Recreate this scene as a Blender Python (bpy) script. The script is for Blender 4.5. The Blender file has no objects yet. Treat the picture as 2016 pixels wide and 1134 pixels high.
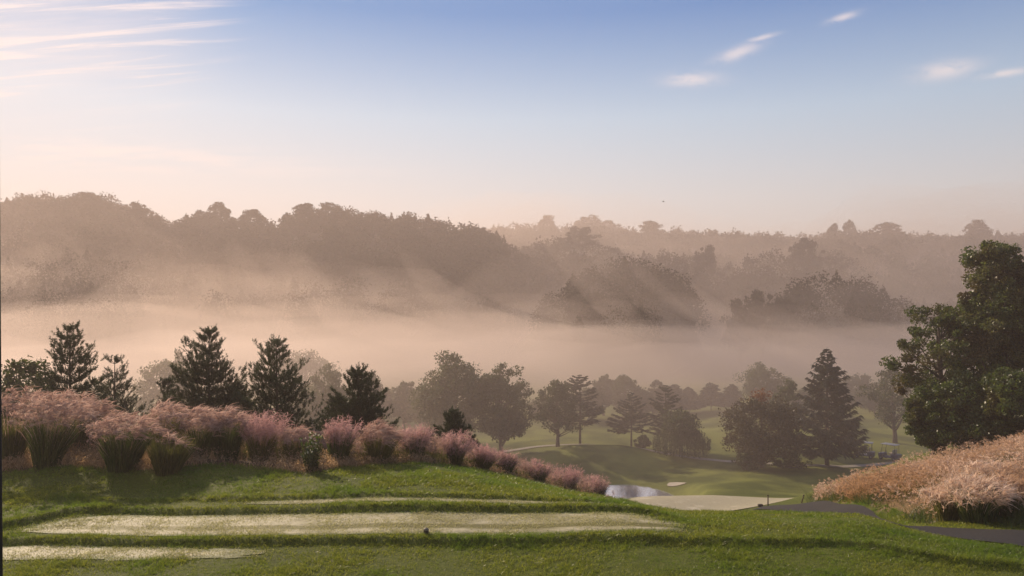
import bpy, bmesh, math, time
import numpy as np
from mathutils import Vector, Matrix

T0 = time.time()
F = 1466.0          # focal length in photo pixels (2016 wide)
HZ = 600.0          # row of the horizon in the photo
CZ = 5.0            # eye height
scene = bpy.context.scene
COL = scene.collection
R = np.random.default_rng(7)

def at(px, py, Y):
    """world point seen at photo pixel (px, py) at depth Y"""
    return ((px - 1008.0) / F * Y, Y, CZ + (HZ - py) / F * Y)

# ------------------------------------------------------------------ noise
_perm = np.random.default_rng(3).random((256, 256))
def vnoise(x, y):
    x = np.asarray(x, float); y = np.asarray(y, float)
    xi = np.floor(x).astype(int); yi = np.floor(y).astype(int)
    fx = x - xi; fy = y - yi
    fx = fx * fx * (3 - 2 * fx); fy = fy * fy * (3 - 2 * fy)
    a = _perm[xi & 255, yi & 255]; b = _perm[(xi + 1) & 255, yi & 255]
    c = _perm[xi & 255, (yi + 1) & 255]; d = _perm[(xi + 1) & 255, (yi + 1) & 255]
    return (a * (1 - fx) + b * fx) * (1 - fy) + (c * (1 - fx) + d * fx) * fy
def fbm(x, y, o=4):
    s = 0; a = 1; t = 0
    for i in range(o):
        s = s + a * vnoise(x * 2 ** i + 17.3 * i, y * 2 ** i + 5.1 * i); t += a; a *= .5
    return s / t
def sstep(a, b, x):
    t = np.clip((np.asarray(x, float) - a) / (b - a), 0, 1)
    return t * t * (3 - 2 * t)

# ------------------------------------------------------------------ terrain
ctrl = []
def W(x, y, z): ctrl.append((x, y, z))
def P(px, py, Y): ctrl.append(at(px, py, Y))
for x in (-14, -7, 0, 7, 14): W(x, -4, 0); W(x, 4, 0)
for x in (-14, -9, -4, 1, 6): W(x, 10, 0); W(x, 13.7, 0)
W(9.5, 10, .05); W(9.5, 13.2, 0); W(16, 10, .1); W(16, 14, 0)
for x in (-15, -10, -5): W(x, 16, 0); W(x, 18.4, 0); W(x, 20.5, 0.0)
W(0, 16, 0); W(0, 18.4, 0)
P(720, 952, 20.8); P(850, 948, 21.2); P(1000, 966, 21.5); P(1000, 955, 24); P(1100, 988, 21); P(1100, 977, 25); P(1190, 1001, 22); P(1190, 993, 27); P(1240, 1008, 23)
P(1300, 1016, 23); P(1400, 1018, 25); P(1480, 1015, 27); P(1560, 1021, 23); P(1640, 1026, 22)
W(4, 16, 0); W(3, 18, -.05)
P(1300, 1018, 18.5); P(1480, 1016, 20); P(1650, 1024, 19); P(1760, 1042, 17.5); P(2016, 1084, 15.4)
P(1690, 1018, 19.5); P(1690, 1028, 17.8); P(1752, 1038, 19.6); P(1742, 1032, 21.2); P(2016, 1054, 16.8); P(1765, 1050, 16.8); P(1810, 1050, 17.6); P(1900, 1052, 17.2); P(1750, 1036, 18.2); P(2250, 1085, 16.5)
P(1715, 1021, 24); P(1600, 1010, 29); P(1500, 1003, 34); P(1440, 1012, 34)
P(1512, 996, 40); P(1582, 991, 40); P(1300, 1030, 34)
# planting bed line
P(150, 935, 21.2); P(300, 942, 20.8); P(450, 930, 21.8); P(600, 950, 21.2); P(720, 934, 22.6); P(850, 926, 23.8)
P(1000, 944, 27); P(1100, 966, 30); P(1190, 985, 33); P(-150, 925, 22)
W(-24, 21, -.2); W(-34, 24, -2)
# drop behind the bed
for x in (-30, -20, -12, -4): W(x, 31, -2.2); W(x * 1.3, 45, -6.5); W(x * 1.5, 60, -10); W(x * 1.8, 82, -13.6)
W(2, 34, -4.5); W(3, 45, -8.5); W(4, 60, -12)
# practice green shelf
P(1400, 1006, 48); P(1400, 976, 57); P(1560, 985, 48); P(1600, 978, 56); P(1250, 992, 50); P(1240, 983, 56)
P(1480, 1000, 45)
# right hillside
P(1650, 990, 30); P(1740, 985, 26); P(1850, 1036, 18.6); P(1950, 1038, 18.2)
P(1750, 955, 31); P(1850, 945, 30); P(2016, 898, 29); P(2016, 960, 22); P(1900, 985, 22); P(2200, 900, 24); P(2200, 830, 32); P(2400, 860, 30)
P(1700, 978, 36); P(1850, 940, 36); P(2016, 890, 38); P(1640, 985, 36)
W(20, 45, -5.5); W(30, 48, -3.5); W(45, 50, -1); W(27, 58, -9)
# mound beyond the green and valley floor
P(1480, 949, 72); P(1600, 972, 68); P(1380, 962, 70)
for Y in (84, 98, 115, 135, 160):
    for k in (-.75, -.4, -.15, .05, .2, .35, .55, .8): W(k * Y, Y, -14 + (.9 if k > .3 else 0) + (3 if k > .7 else 0))
W(11, 66, -13.6); W(14, 80, -14.1); W(6, 73, -14)
P(1110, 892, 92); P(1220, 905, 88)
C = np.array(ctrl)
def _dom(x, y):
    return np.stack([2.2 * x / (np.abs(y) + 9.0), np.log(np.maximum(y + 12.0, 1.0)) * 2.0], -1)
_cd = _dom(C[:, 0], C[:, 1])
def _phi(d2):
    return .5 * d2 * np.log(d2 + 1e-9)
_n = len(C)
_A = np.zeros((_n + 3, _n + 3))
_A[:_n, :_n] = _phi(((_cd[:, None] - _cd[None]) ** 2).sum(-1)) + np.eye(_n) * 2e-4
_A[:_n, _n] = 1; _A[:_n, _n + 1:] = _cd
_A[_n:, :_n] = _A[:_n, _n:].T
_w = np.linalg.solve(_A, np.concatenate([C[:, 2], [0, 0, 0]]))
def rbf(x, y):
    d = _dom(x, y)
    out = np.empty(len(d))
    for i in range(0, len(d), 20000):
        e = d[i:i + 20000]
        out[i:i + 20000] = _phi(((e[:, None] - _cd[None]) ** 2).sum(-1)) @ _w[:_n] + _w[_n] + e @ _w[_n + 1:]
    return out

RIDGES = {  # depth, front slope, back slope, canopy, [(px, skyline row)]
 'A': (390, .36, .15, 9.5, [(-1500, 420), (-500, 395), (0, 384), (190, 380), (250, 400), (330, 432), (400, 425), (470, 427), (540, 446), (590, 420), (650, 411), (760, 416), (880, 428), (960, 446), (1010, 474), (1060, 515), (1120, 565), (1250, 640), (1400, 720)]),
 'B': (255, .35, .3, 9.5, [(900, 700), (1000, 630), (1060, 580), (1150, 530), (1210, 518), (1260, 511), (1310, 526), (1350, 556), (1375, 600), (1400, 660), (1450, 720)]),
 'C': (245, .38, .3, 9.5, [(1400, 720), (1480, 660), (1540, 600), (1570, 556), (1650, 548), (1700, 556), (1760, 588), (1820, 606), (1900, 616), (2100, 605), (2600, 560)]),
 'D': (460, .33, .2, 10, [(850, 560), (950, 500), (1050, 478), (1130, 460), (1170, 468), (1230, 494), (1300, 484), (1370, 504), (1420, 520), (1480, 490), (1560, 500), (1640, 500), (1720, 530), (1800, 550), (2000, 560), (2400, 560)]),
 'G': (530, .3, .2, 13, [(1350, 560), (1450, 510), (1560, 480), (1620, 454), (1660, 449), (1760, 446), (1850, 452), (1930, 444), (2016, 450), (2600, 430)]),
 'E': (600, .3, .1, 14, [(-1500, 480), (800, 470), (900, 452), (1000, 440), (1080, 436), (1150, 438), (1200, 443), (1280, 449), (1400, 447), (1500, 450), (1600, 456), (1700, 450), (1800, 455), (2016, 455), (3000, 440)]),
 'H': (690, .25, .1, 14, [(-1500, 480), (900, 450), (1000, 437), (1090, 436), (1150, 434), (1200, 440), (1290, 441), (1350, 444), (1500, 452), (2016, 455), (3000, 450)]),
}
def hills(x, y):
    px = 1008 + F * x / np.maximum(y, 1.0)
    z = np.full(len(x), -30.0)
    for k, (Yr, sf, sb, can, tab) in RIDGES.items():
        t = np.array(tab, float)
        py = np.interp(px, t[:, 0], t[:, 1])
        Yv = Yr + 26 * (fbm(x / 90 + 3, y * 0 + ord(k)) - .5)
        top = CZ + (HZ - py) / F * Yr - can
        zz = np.where(y < Yv, top - (Yv - y) * sf, top - (y - Yv) * sb)
        # rounded crest
        zz = zz - 3.0 * np.exp(-np.abs(y - Yv) / 14) * .5
        z = np.maximum(z, zz)
    return z + 3.0 * (fbm(x / 45, y / 45) - .5)

def bank1(x): return 15.45 - .06 * sstep(4, 7.3, x) - 1.3 * sstep(6.6, 9.2, x) + .05 * (vnoise(x * .5, 1.0) - .5)
def bank2(x): return 17.52 - 1.9 * sstep(-9.8, -12.2, x) + .06 * (vnoise(x * .5, 4.0) - .5)
def bank3(x): return 18.42 + .06 * (vnoise(x * .5, 8.0) - .5)
POND = (11.6, 72.5, 4.6, 6.2, -14.25)
def terrain(x, y):
    x = np.asarray(x, float).ravel(); y = np.asarray(y, float).ravel()
    near = rbf(x, np.minimum(y, 165.0))
    near = near + (.5 * (fbm(x / 9, y / 9, 3) - .5)) * sstep(60, 85, y)
    near = near + .9 * np.exp(-(((x - 13) / 9) ** 2 + ((y - 92) / 5) ** 2)) + .8 * np.exp(-(((x - 32) / 12) ** 2 + ((y - 104) / 6) ** 2)) + .6 * np.exp(-(((x - 4) / 8) ** 2 + ((y - 100) / 4) ** 2))
    # tee terraces
    e1 = sstep(0, .14, y - bank1(x)); e2 = sstep(0, .14, y - bank2(x)) * sstep(4.4, 2.6, x); e3 = sstep(0, .12, y - bank3(x)) * sstep(3.4, 1.8, x) * sstep(-9, -6.5, x)
    fade = sstep(30, 22, y)
    near = near + (.085 * e1 * sstep(10.2, 8.8, x) + .09 * e2 + .06 * e3) * fade + .03 * (fbm(x * 1.1, y * 1.1, 3) - .5) * fade
    # small rim humps of rough
    near = near + fade * (.02 * np.exp(-((y - bank1(x) - .22) / .14) ** 2) + .025 * np.exp(-((y - bank2(x) - .25) / .16) ** 2) * sstep(4.4, 2.6, x))
    cx, cy, rx, ry, pz = POND
    d = ((x - cx) / rx) ** 2 + ((y - cy) / ry) ** 2
    near = np.where(d < 2.5, near - 1.3 * sstep(1.5, .75, d) + (pz + .2 - near) * sstep(2.4, 1.1, d) * .8, near)
    return np.maximum(near, hills(x, y)) if y.max() > 150 else near
def tz(x, y): return float(terrain(np.array([x]), np.array([y]))[0])

# ------------------------------------------------------------------ mesh helpers
def build(name, V, quads=None, tris=None, mat=None, parent=None, smooth=False, attr=None):
    me = bpy.data.meshes.new(name)
    V = np.asarray(V, np.float32).reshape(-1, 3)
    loops = []; starts = []; tot = 0; n = 0
    if quads is not None and len(quads):
        q = np.asarray(quads, np.int32).reshape(-1, 4); loops.append(q.ravel()); starts.append(np.arange(len(q)) * 4); tot += q.size; n += len(q)
    if tris is not None and len(tris):
        t = np.asarray(tris, np.int32).reshape(-1, 3); loops.append(t.ravel()); starts.append(tot + np.arange(len(t)) * 3); tot += t.size; n += len(t)
    me.vertices.add(len(V)); me.vertices.foreach_set('co', V.ravel())
    me.loops.add(tot); me.loops.foreach_set('vertex_index', np.concatenate(loops).astype(np.int32))
    me.polygons.add(n); me.polygons.foreach_set('loop_start', np.concatenate(starts).astype(np.int32))
    if smooth: me.polygons.foreach_set('use_smooth', np.ones(n, bool))
    if attr is not None:
        for nm, arr in attr.items():
            a = me.attributes.new(nm, 'FLOAT', 'POINT'); a.data.foreach_set('value', np.asarray(arr, np.float32).ravel())
    me.update(calc_edges=True)
    if mat: me.materials.append(mat)
    o = bpy.data.objects.new(name, me); COL.objects.link(o)
    if parent: o.parent = parent
    return o
def two_mat(o, m2, first):
    o.data.materials.append(m2); k = np.zeros(len(o.data.polygons), np.int32); k[first:] = 1; o.data.polygons.foreach_set('material_index', k); o.data.update(); return o
def tag(o, label=None, cat=None, group=None, kind=None):
    if label: o['label'] = label
    if cat: o['category'] = cat
    if group: o['group'] = group
    if kind: o['kind'] = kind
    return o
def thing(name, label, cat, loc, group=None):
    o = bpy.data.objects.new(name, None); COL.objects.link(o); o.location = loc; o.empty_display_size = .3
    return tag(o, label, cat, group)
def dup(root, loc, label, rot=0.0, scale=1.0, group=None, sxy=None):
    r = root.copy(); COL.objects.link(r); r.location = loc; r.rotation_euler = (0, 0, rot)
    r.scale = (scale * (sxy or 1), scale * (sxy or 1), scale); r['label'] = label
    if group: r['group'] = group
    for ch in root.children:
        c = ch.copy(); COL.objects.link(c); c.parent = r
        for g in ch.children:
            d = g.copy(); COL.objects.link(d); d.parent = c
    return r

class Acc:
    def __init__(s): s.v = []; s.q = []; s.t = []; s.n = 0
    def add(s, V, q=None, t=None):
        V = np.asarray(V, float).reshape(-1, 3)
        if q is not None and len(q): s.q.append(np.asarray(q) + s.n)
        if t is not None and len(t): s.t.append(np.asarray(t) + s.n)
        s.v.append(V); s.n += len(V)
    def out(s, name, mat, parent=None, smooth=False):
        return build(name, np.concatenate(s.v), np.concatenate(s.q) if s.q else None, np.concatenate(s.t) if s.t else None, mat, parent, smooth)

def unit(v): return v / np.maximum(np.linalg.norm(v, axis=-1, keepdims=True), 1e-9)
def rdir(n, rng=R):
    return unit(rng.normal(size=(n, 3)))
def ribbons(pts, widths, side=None, rng=R):
    """pts (n,k,3), widths (k,) or (n,k) -> V, quads"""
    n, k, _ = pts.shape
    w = np.broadcast_to(np.asarray(widths, float), (n, k))
    if side is None:
        side = unit(np.cross(pts[:, -1] - pts[:, 0], rdir(n, rng)))
    V = np.stack([pts - side[:, None] * w[..., None] / 2, pts + side[:, None] * w[..., None] / 2], 2)  # n,k,2,3
    base = (np.arange(n) * k * 2)[:, None] + (np.arange(k - 1) * 2)[None]
    q = np.stack([base, base + 1, base + 3, base + 2], -1).reshape(-1, 4)
    return V.reshape(-1, 3), q
def leaves(cent, size, rng=R, up=0.0, aspect=.55):
    n = len(cent); d = rdir(n, rng); d[:, 2] -= up; d = unit(d)
    s = unit(np.cross(d, rdir(n, rng))); nn = np.cross(d, s)
    L = (np.asarray(size) * np.ones(n))[:, None]
    V = np.stack([cent - d * L / 2, cent - d * L * .05 + s * L * aspect / 2 + nn * L * .08, cent + d * L / 2, cent - d * L * .05 - s * L * aspect / 2 + nn * L * .08], 1)
    return V.reshape(-1, 3), np.arange(n * 4).reshape(-1, 4)
def tube(path, rad, sides=7):
    path = np.asarray(path, float); rad = np.asarray(rad, float); k = len(path)
    tang = unit(np.gradient(path, axis=0))
    ref = np.array([1., .2, .1]); a = unit(np.cross(tang, ref)); b = np.cross(tang, a)
    th = np.arange(sides) / sides * 2 * np.pi
    V = path[:, None] + rad[:, None, None] * (np.cos(th)[None, :, None] * a[:, None] + np.sin(th)[None, :, None] * b[:, None])
    i = np.arange(k - 1)[:, None] * sides; j = np.arange(sides)[None]; j2 = (j + 1) % sides
    q = np.stack([i + j, i + j2, i + sides + j2, i + sides + j], -1).reshape(-1, 4)
    V = V.reshape(-1, 3); c = len(V); V = np.vstack([V, path[:1], path[-1:]])
    t = [(c, (x + 1) % sides, x) for x in range(sides)] + [(c + 1, (k - 1) * sides + x, (k - 1) * sides + (x + 1) % sides) for x in range(sides)]
    return V, q, np.array(t)
def bend(p0, p1, sag, k=5):
    t = np.linspace(0, 1, k)[:, None]
    return p0 * (1 - t) + p1 * t + np.array([0, 0, 1.]) * (4 * t * (1 - t)) * sag

# ------------------------------------------------------------------ materials
def mat(name):
    m = bpy.data.materials.new(name); m.use_nodes = True
    nt = m.node_tree; nt.nodes.clear()
    return m, nt, nt.nodes.new('ShaderNodeOutputMaterial')
def N(nt, t, **kw):
    n = nt.nodes.new(t)
    for k, v in kw.items():
        if hasattr(n, k): setattr(n, k, v)
        else: n.inputs[k.replace('_', ' ')].default_value = v
    return n
def ramp(nt, fac, stops):
    r = nt.nodes.new('ShaderNodeValToRGB'); e = r.color_ramp.elements
    while len(e) < len(stops): e.new(.5)
    for el, (p, c) in zip(e, stops): el.position = p; el.color = (*c, 1)
    nt.links.new(fac, r.inputs[0]); return r.outputs[0]
def noise(nt, scale, detail=4, vec=None, rough=.55):
    n = N(nt, 'ShaderNodeTexNoise'); n.inputs['Scale'].default_value = scale; n.inputs['Detail'].default_value = detail; n.inputs['Roughness'].default_value = rough
    if vec: nt.links.new(vec, n.inputs['Vector'])
    return n.outputs['Fac']
def mixc(nt, fac, a, b, mode='MIX'):
    m = nt.nodes.new('ShaderNodeMix'); m.data_type = 'RGBA'; m.blend_type = mode
    for s, v in ((m.inputs[0], fac), (m.inputs[6], a), (m.inputs[7], b)):
        if hasattr(v, 'is_linked'): nt.links.new(v, s)
        else: s.default_value = v if not isinstance(v, tuple) else (*v, 1)
    return m.outputs[2]
def math_(nt, op, a, b=None, c=None):
    m = nt.nodes.new('ShaderNodeMath'); m.operation = op
    for s, v in zip(m.inputs, (a, b, c)):
        if v is None: continue
        if hasattr(v, 'is_linked'): nt.links.new(v, s)
        else: s.default_value = v
    return m.outputs[0]
def foliage(name, stops, transl=.35, rough=.55, spec=.3, tcol=(1.3, 1.36, .78), patch=None):
    m, nt, out = mat(name)
    geo = N(nt, 'ShaderNodeNewGeometry'); oi = N(nt, 'ShaderNodeObjectInfo')
    f = math_(nt, 'ADD', math_(nt, 'MULTIPLY', geo.outputs['Random Per Island'], .75), math_(nt, 'MULTIPLY', oi.outputs['Random'], .25))
    c = ramp(nt, f, stops)
    if patch:
        tc = N(nt, 'ShaderNodeTexCoord')
        nf = noise(nt, patch[1], 3, geo.outputs['Position'] if len(patch) > 2 else tc.outputs['Object'])
        k = ramp(nt, nf, [(.45, (0, 0, 0)), (.62, (1, 1, 1))])
        c = mixc(nt, k, c, patch[0])
    p = N(nt, 'ShaderNodeBsdfPrincipled'); p.inputs['Roughness'].default_value = rough; p.inputs['Specular IOR Level'].default_value = spec
    nt.links.new(c, p.inputs['Base Color'])
    t = N(nt, 'ShaderNodeBsdfTranslucent')
    nt.links.new(mixc(nt, 1.0, c, tcol, 'MULTIPLY'), t.inputs[0])
    mx = N(nt, 'ShaderNodeMixShader'); mx.inputs[0].default_value = transl
    nt.links.new(p.outputs[0], mx.inputs[1]); nt.links.new(t.outputs[0], mx.inputs[2]); nt.links.new(mx.outputs[0], out.inputs[0])
    return m
def rough_mat(name, stops, scale, rough=.8, bump=0.0, bscale=None, spec=.3, detail=6):
    m, nt, out = mat(name)
    geo = N(nt, 'ShaderNodeNewGeometry')
    c = ramp(nt, noise(nt, scale, detail, geo.outputs['Position'], .65), stops)
    p = N(nt, 'ShaderNodeBsdfPrincipled'); p.inputs['Roughness'].default_value = rough; p.inputs['Specular IOR Level'].default_value = spec
    nt.links.new(c, p.inputs['Base Color'])
    if bump:
        b = N(nt, 'ShaderNodeBump'); b.inputs['Strength'].default_value = bump; b.inputs['Distance'].default_value = .03
        nt.links.new(noise(nt, bscale or scale * 3, 5, geo.outputs['Position']), b.inputs['Height']); nt.links.new(b.outputs[0], p.inputs['Normal'])
    nt.links.new(p.outputs[0], out.inputs[0])
    return m

M = {}
M['bark'] = rough_mat('bark', [(.3, (.05, .038, .028)), (.7, (.11, .085, .062))], 9, .9, .6, 30)
M['leaf'] = foliage('broad_leaf', [(0, (.024, .035, .012)), (.5, (.04, .055, .018)), (1, (.075, .085, .028))], .35)
M['leafdark'] = foliage('dark_leaf', [(0, (.026, .043, .011)), (.55, (.05, .075, .018)), (1, (.12, .14, .038))], .42, .42, .4, patch=((.075, .055, .02), .35))
M['leafred'] = foliage('turning_leaf', [(0, (.035, .03, .014)), (.5, (.055, .045, .018)), (1, (.1, .06, .024))], .3)
M['redtip'] = foliage('red_autumn_leaf', [(0, (.12, .045, .02)), (1, (.2, .08, .035))], .4)
M['needle'] = foliage('pine_needle', [(0, (.018, .027, .014)), (.5, (.03, .043, .02)), (1, (.055, .07, .03))], .22, .5)
M['spruce'] = foliage('spruce_needle', [(0, (.02, .026, .017)), (1, (.045, .052, .028))], .2)
M['wood'] = foliage('woodland_leaf', [(0, (.02, .023, .012)), (1, (.03, .03, .015))], .06, 1.0, 0)
M['blade'] = foliage('miscanthus_blade', [(0, (.03, .05, .014)), (.6, (.055, .085, .022)), (1, (.13, .14, .045))], .42, .45, .4)
M['bladeyel'] = foliage('yellowing_blade', [(0, (.06, .07, .02)), (.6, (.11, .11, .035)), (1, (.2, .16, .06))], .45, .45, .4)
M['plume'] = foliage('tan_plume', [(0, (.26, .165, .14)), (.6, (.43, .3, .255)), (1, (.68, .53, .44))], .55, .6, .2, (1.1, 1, .95))
M['muhly'] = foliage('pink_muhly', [(0, (.3, .175, .165)), (.6, (.44, .275, .26)), (1, (.6, .42, .38))], .55, .6, .2, (1.1, 1, 1))
M['hillgrass'] = foliage('copper_grass', [(0, (.34, .22, .15)), (.5, (.62, .47, .36)), (1, (.82, .7, .58))], .5, .6, .25, (1.1, 1, .92), patch=((.46, .3, .17), .28, 1))
M['lowgrass'] = foliage('dry_low_grass', [(0, (.17, .12, .055)), (.6, (.36, .26, .15)), (1, (.6, .46, .32))], .55, tcol=(1.15, 1, .8))
M['hillstem'] = foliage('copper_stem', [(0, (.08, .075, .02)), (.5, (.17, .12, .04)), (1, (.34, .2, .09))], .45, patch=((.09, .095, .025), .5, 1))
M['turf'] = foliage('turf_blade', [(0, (.07, .098, .014)), (.6, (.15, .175, .024)), (1, (.3, .28, .06))], .52, .4, .3, patch=((.1, .155, .02), .3, 1))
M['dew'] = foliage('dewy_blade', [(0, (.2, .19, .09)), (.6, (.36, .33, .19)), (1, (.55, .5, .35))], .4, .5, .25)
M['petal'] = foliage('white_petal', [(0, (.5, .45, .42)), (1, (.75, .68, .65))], .3)
M['asphalt'] = rough_mat('asphalt', [(.3, (.022, .021, .02)), (.7, (.04, .037, .035))], 14, .85, .3, 60, .12)
M['sand'] = rough_mat('sand', [(.3, (.3, .27, .2)), (.7, (.42, .37, .29))], 2, .9, .2)
M['farpath'] = rough_mat('pale_path', [(.3, (.22, .2, .16)), (.7, (.3, .27, .22))], 2, .8)
M['post'] = rough_mat('dark_paint', [(.3, (.012, .009, .008)), (.7, (.03, .022, .02))], 20, .6, .2)
M['marker'] = rough_mat('marker_wood', [(.3, (.03, .022, .015)), (.7, (.06, .045, .03))], 30, .7, .3)
M['markertop'] = rough_mat('marker_cap', [(.3, (.1, .085, .06)), (.7, (.15, .13, .09))], 40, .6)
M['stake'] = rough_mat('stake_wood', [(.3, (.05, .03, .02)), (.7, (.09, .06, .04))], 30, .8)
M['cartbody'] = rough_mat('cart_paint', [(.3, (.03, .04, .09)), (.7, (.04, .05, .11))], 2, .3, 0, None, .5)
M['cartroof'] = rough_mat('cart_roof', [(.3, (.16, .18, .23)), (.7, (.22, .24, .28))], 2, .4)
M['seat'] = rough_mat('cart_seat', [(.3, (.3, .26, .2)), (.7, (.36, .3, .24))], 5, .6)
M['tyre'] = rough_mat('tyre', [(.3, (.015, .015, .015)), (.7, (.03, .03, .03))], 9, .8)
M['bird'] = rough_mat('bird_feather', [(.3, (.02, .02, .02)), (.7, (.04, .035, .03))], 9, .8)

# ------------------------------------------------------------------ ground sheet
def ground():
    rows = [-8, -5, -2, 1, 4, 6.5, 8.5]
    y = 10.0
    while y < 1250:
        rows.append(y)
        y += .0055 * y if y < 24 else (.011 * y if y < 130 else .02 * y)
    rows = np.array(rows)
    u = np.linspace(-1.12, 1.12, 430)
    X = u[None] * (np.maximum(rows, 0)[:, None] + 9); Y = np.repeat(rows[:, None], len(u), 1)
    Z = terrain(X, Y).reshape(X.shape)
    nr, nc = X.shape
    i = np.arange(nr - 1)[:, None] * nc + np.arange(nc - 1)[None]
    q = np.stack([i, i + 1, i + nc + 1, i + nc], -1).reshape(-1, 4)
    px = 1008 + F * X / np.maximum(Y, 1)
    bedy = np.interp(px, BED[:, 0], BED[:, 1]) ; bedb = np.interp(px, BED[:, 0], BED[:, 2])
    bed = sstep(-.2, .15, Y - bedy - .35 * (fbm(X, Y) - .5)) * sstep(1.5, -1.5, Y - bedb) * sstep(1240, 1200, px)
    bank = sstep(0, .4, Y - hill_lo(px)) * sstep(46, 40, Y) * sstep(1585, 1625, px)
    wood = sstep(-17, -8, hills(X.ravel(), Y.ravel()).reshape(X.shape) + 0) * sstep(150, 175, Y)
    o = build('ground', np.stack([X, Y, Z], -1), q, None, M['ground'], None, True,
              {'bed': bed, 'bank': bank, 'wood': wood, 'fair': sstep(52, 64, Y) * sstep(165, 140, Y)})
    return tag(o, kind='structure')
# planting bed: photo column, front depth, back depth
BED = np.array([(-400, 21.6, 26), (0, 21.4, 26), (150, 21.3, 26), (300, 20.9, 25.5), (450, 21.9, 26), (600, 21.2, 26), (720, 22.7, 27), (850, 23.9, 28), (1000, 27, 31), (1100, 30, 33), (1190, 33, 36), (1240, 35, 37)])
HLO = np.array([(1560, 40), (1600, 36), (1650, 30), (1720, 25.2), (1800, 21), (1850, 19.0), (1950, 18.4), (2016, 17.9), (2400, 17.5)])
def hill_lo(px): return np.interp(px, HLO[:, 0], HLO[:, 1])

def ground_mat():
    m, nt, out = mat('course_turf')
    geo = N(nt, 'ShaderNodeNewGeometry'); pos = geo.outputs['Position']
    n1 = noise(nt, .35, 5, pos); n2 = noise(nt, 7, 6, pos, .7); n3 = noise(nt, .06, 3, pos)
    g = ramp(nt, n2, [(.35, (.035, .048, .009)), (.5, (.08, .1, .018)), (.7, (.15, .155, .034))])
    g2 = ramp(nt, n1, [(.35, (.05, .066, .012)), (.65, (.1, .115, .022))])
    c = mixc(nt, .5, g, g2)
    c = mixc(nt, ramp(nt, n3, [(.45, (0, 0, 0)), (.6, (.6, .6, .6))]), c, (.105, .12, .02))
    def at_(n): a = N(nt, 'ShaderNodeAttribute'); a.attribute_name = n; return a.outputs['Fac']
    soil = ramp(nt, n2, [(.3, (.05, .035, .02)), (.7, (.13, .085, .05))])
    dry = ramp(nt, n1, [(.35, (.12, .075, .035)), (.65, (.22, .15, .08))])
    floor = ramp(nt, n1, [(.3, (.018, .02, .01)), (.7, (.028, .027, .014))])
    fw = ramp(nt, noise(nt, .16, 4, pos), [(.4, (.07, .085, .02)), (.6, (.15, .165, .038))])
    c = mixc(nt, at_('fair'), c, fw); c = mixc(nt, at_('bed'), c, soil); c = mixc(nt, at_('bank'), c, dry); c = mixc(nt, at_('wood'), c, floor)
    p = N(nt, 'ShaderNodeBsdfPrincipled'); p.inputs['Roughness'].default_value = .75; p.inputs['Specular IOR Level'].default_value = .3
    p.inputs['Specular IOR Level'].default_value = .05
    nt.links.new(c, p.inputs['Base Color'])
    b = N(nt, 'ShaderNodeBump'); b.inputs['Strength'].default_value = .9; b.inputs['Distance'].default_value = .05
    nt.links.new(noise(nt, 18, 5, pos, .7), b.inputs['Height']); nt.links.new(b.outputs[0], p.inputs['Normal'])
    nt.links.new(p.outputs[0], out.inputs[0])
    return m
M['ground'] = ground_mat()
ground()

# draped sheets ------------------------------------------------------------
def drape(name, poly, mt, lift=.012, res=.25, kind='structure', edge=False):
    """a sheet that follows the ground inside a polygon (x, y)"""
    bm = bmesh.new()
    vs = [bm.verts.new((x, y, 0)) for x, y in poly]
    bm.faces.new(vs)
    xs = [p[0] for p in poly]; ys = [p[1] for p in poly]
    for a, b, nrm in ((min(xs), max(xs), (1, 0, 0)), (min(ys), max(ys), (0, 1, 0))):
        k = a + res
        while k < b:
            bmesh.ops.bisect_plane(bm, geom=bm.verts[:] + bm.edges[:] + bm.faces[:], plane_co=(k * nrm[0], k * nrm[1], 0), plane_no=nrm)
            k += res
    bmesh.ops.triangulate(bm, faces=bm.faces[:])
    bm.verts.ensure_lookup_table()
    co = np.array([v.co[:] for v in bm.verts]); pl = np.array(poly); d2 = np.full(len(co), 9.0)
    for (p0, p1) in zip(pl, np.roll(pl, -1, 0)) if edge else ():
        e = (p1 - p0) * [1, 2.2]; w_ = (co[:, :2] - p0) * [1, 2.2]; t = np.clip((w_ @ e) / max(e @ e, 1e-9), 0, 1); d2 = np.minimum(d2, np.hypot(*(w_ - t[:, None] * e).T))
    z = terrain(co[:, 0], co[:, 1]) + lift
    for v, zz in zip(bm.verts, z): v.co.z = zz
    for f in bm.faces:
        f.smooth = True
        if f.normal.z < 0: f.normal_flip()
    me = bpy.data.meshes.new(name); bm.to_mesh(me); bm.free(); me.materials.append(mt)
    if edge: me.attributes.new('edge', 'FLOAT', 'POINT').data.foreach_set('value', d2.astype(np.float32))
    o = bpy.data.objects.new(name, me); COL.objects.link(o)
    return tag(o, kind=kind)
def smooth_poly(pts, n=6):
    p = np.array(pts, float); k = len(p); out = []
    for i in range(k):
        a, b, c, d = p[i - 1], p[i], p[(i + 1) % k], p[(i + 2) % k]
        for t in np.arange(n) / n:
            out.append(.5 * ((2 * b) + (c - a) * t + (2 * a - 5 * b + 4 * c - d) * t * t + (3 * b - a - 3 * c + d) * t ** 3))
    return [tuple(q) for q in out]
def ragged(poly, ax, ay):
    p = np.array(poly); k = np.arange(len(p)) * .37
    return [tuple(v) for v in p + np.stack([(vnoise(k, k * 0 + 2.5) - .5) * ax, (vnoise(k, k * 0 + 7.5) - .5) * ay], 1)]
def pxy(px, Y): return ((px - 1008) / F * Y, Y)

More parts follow.
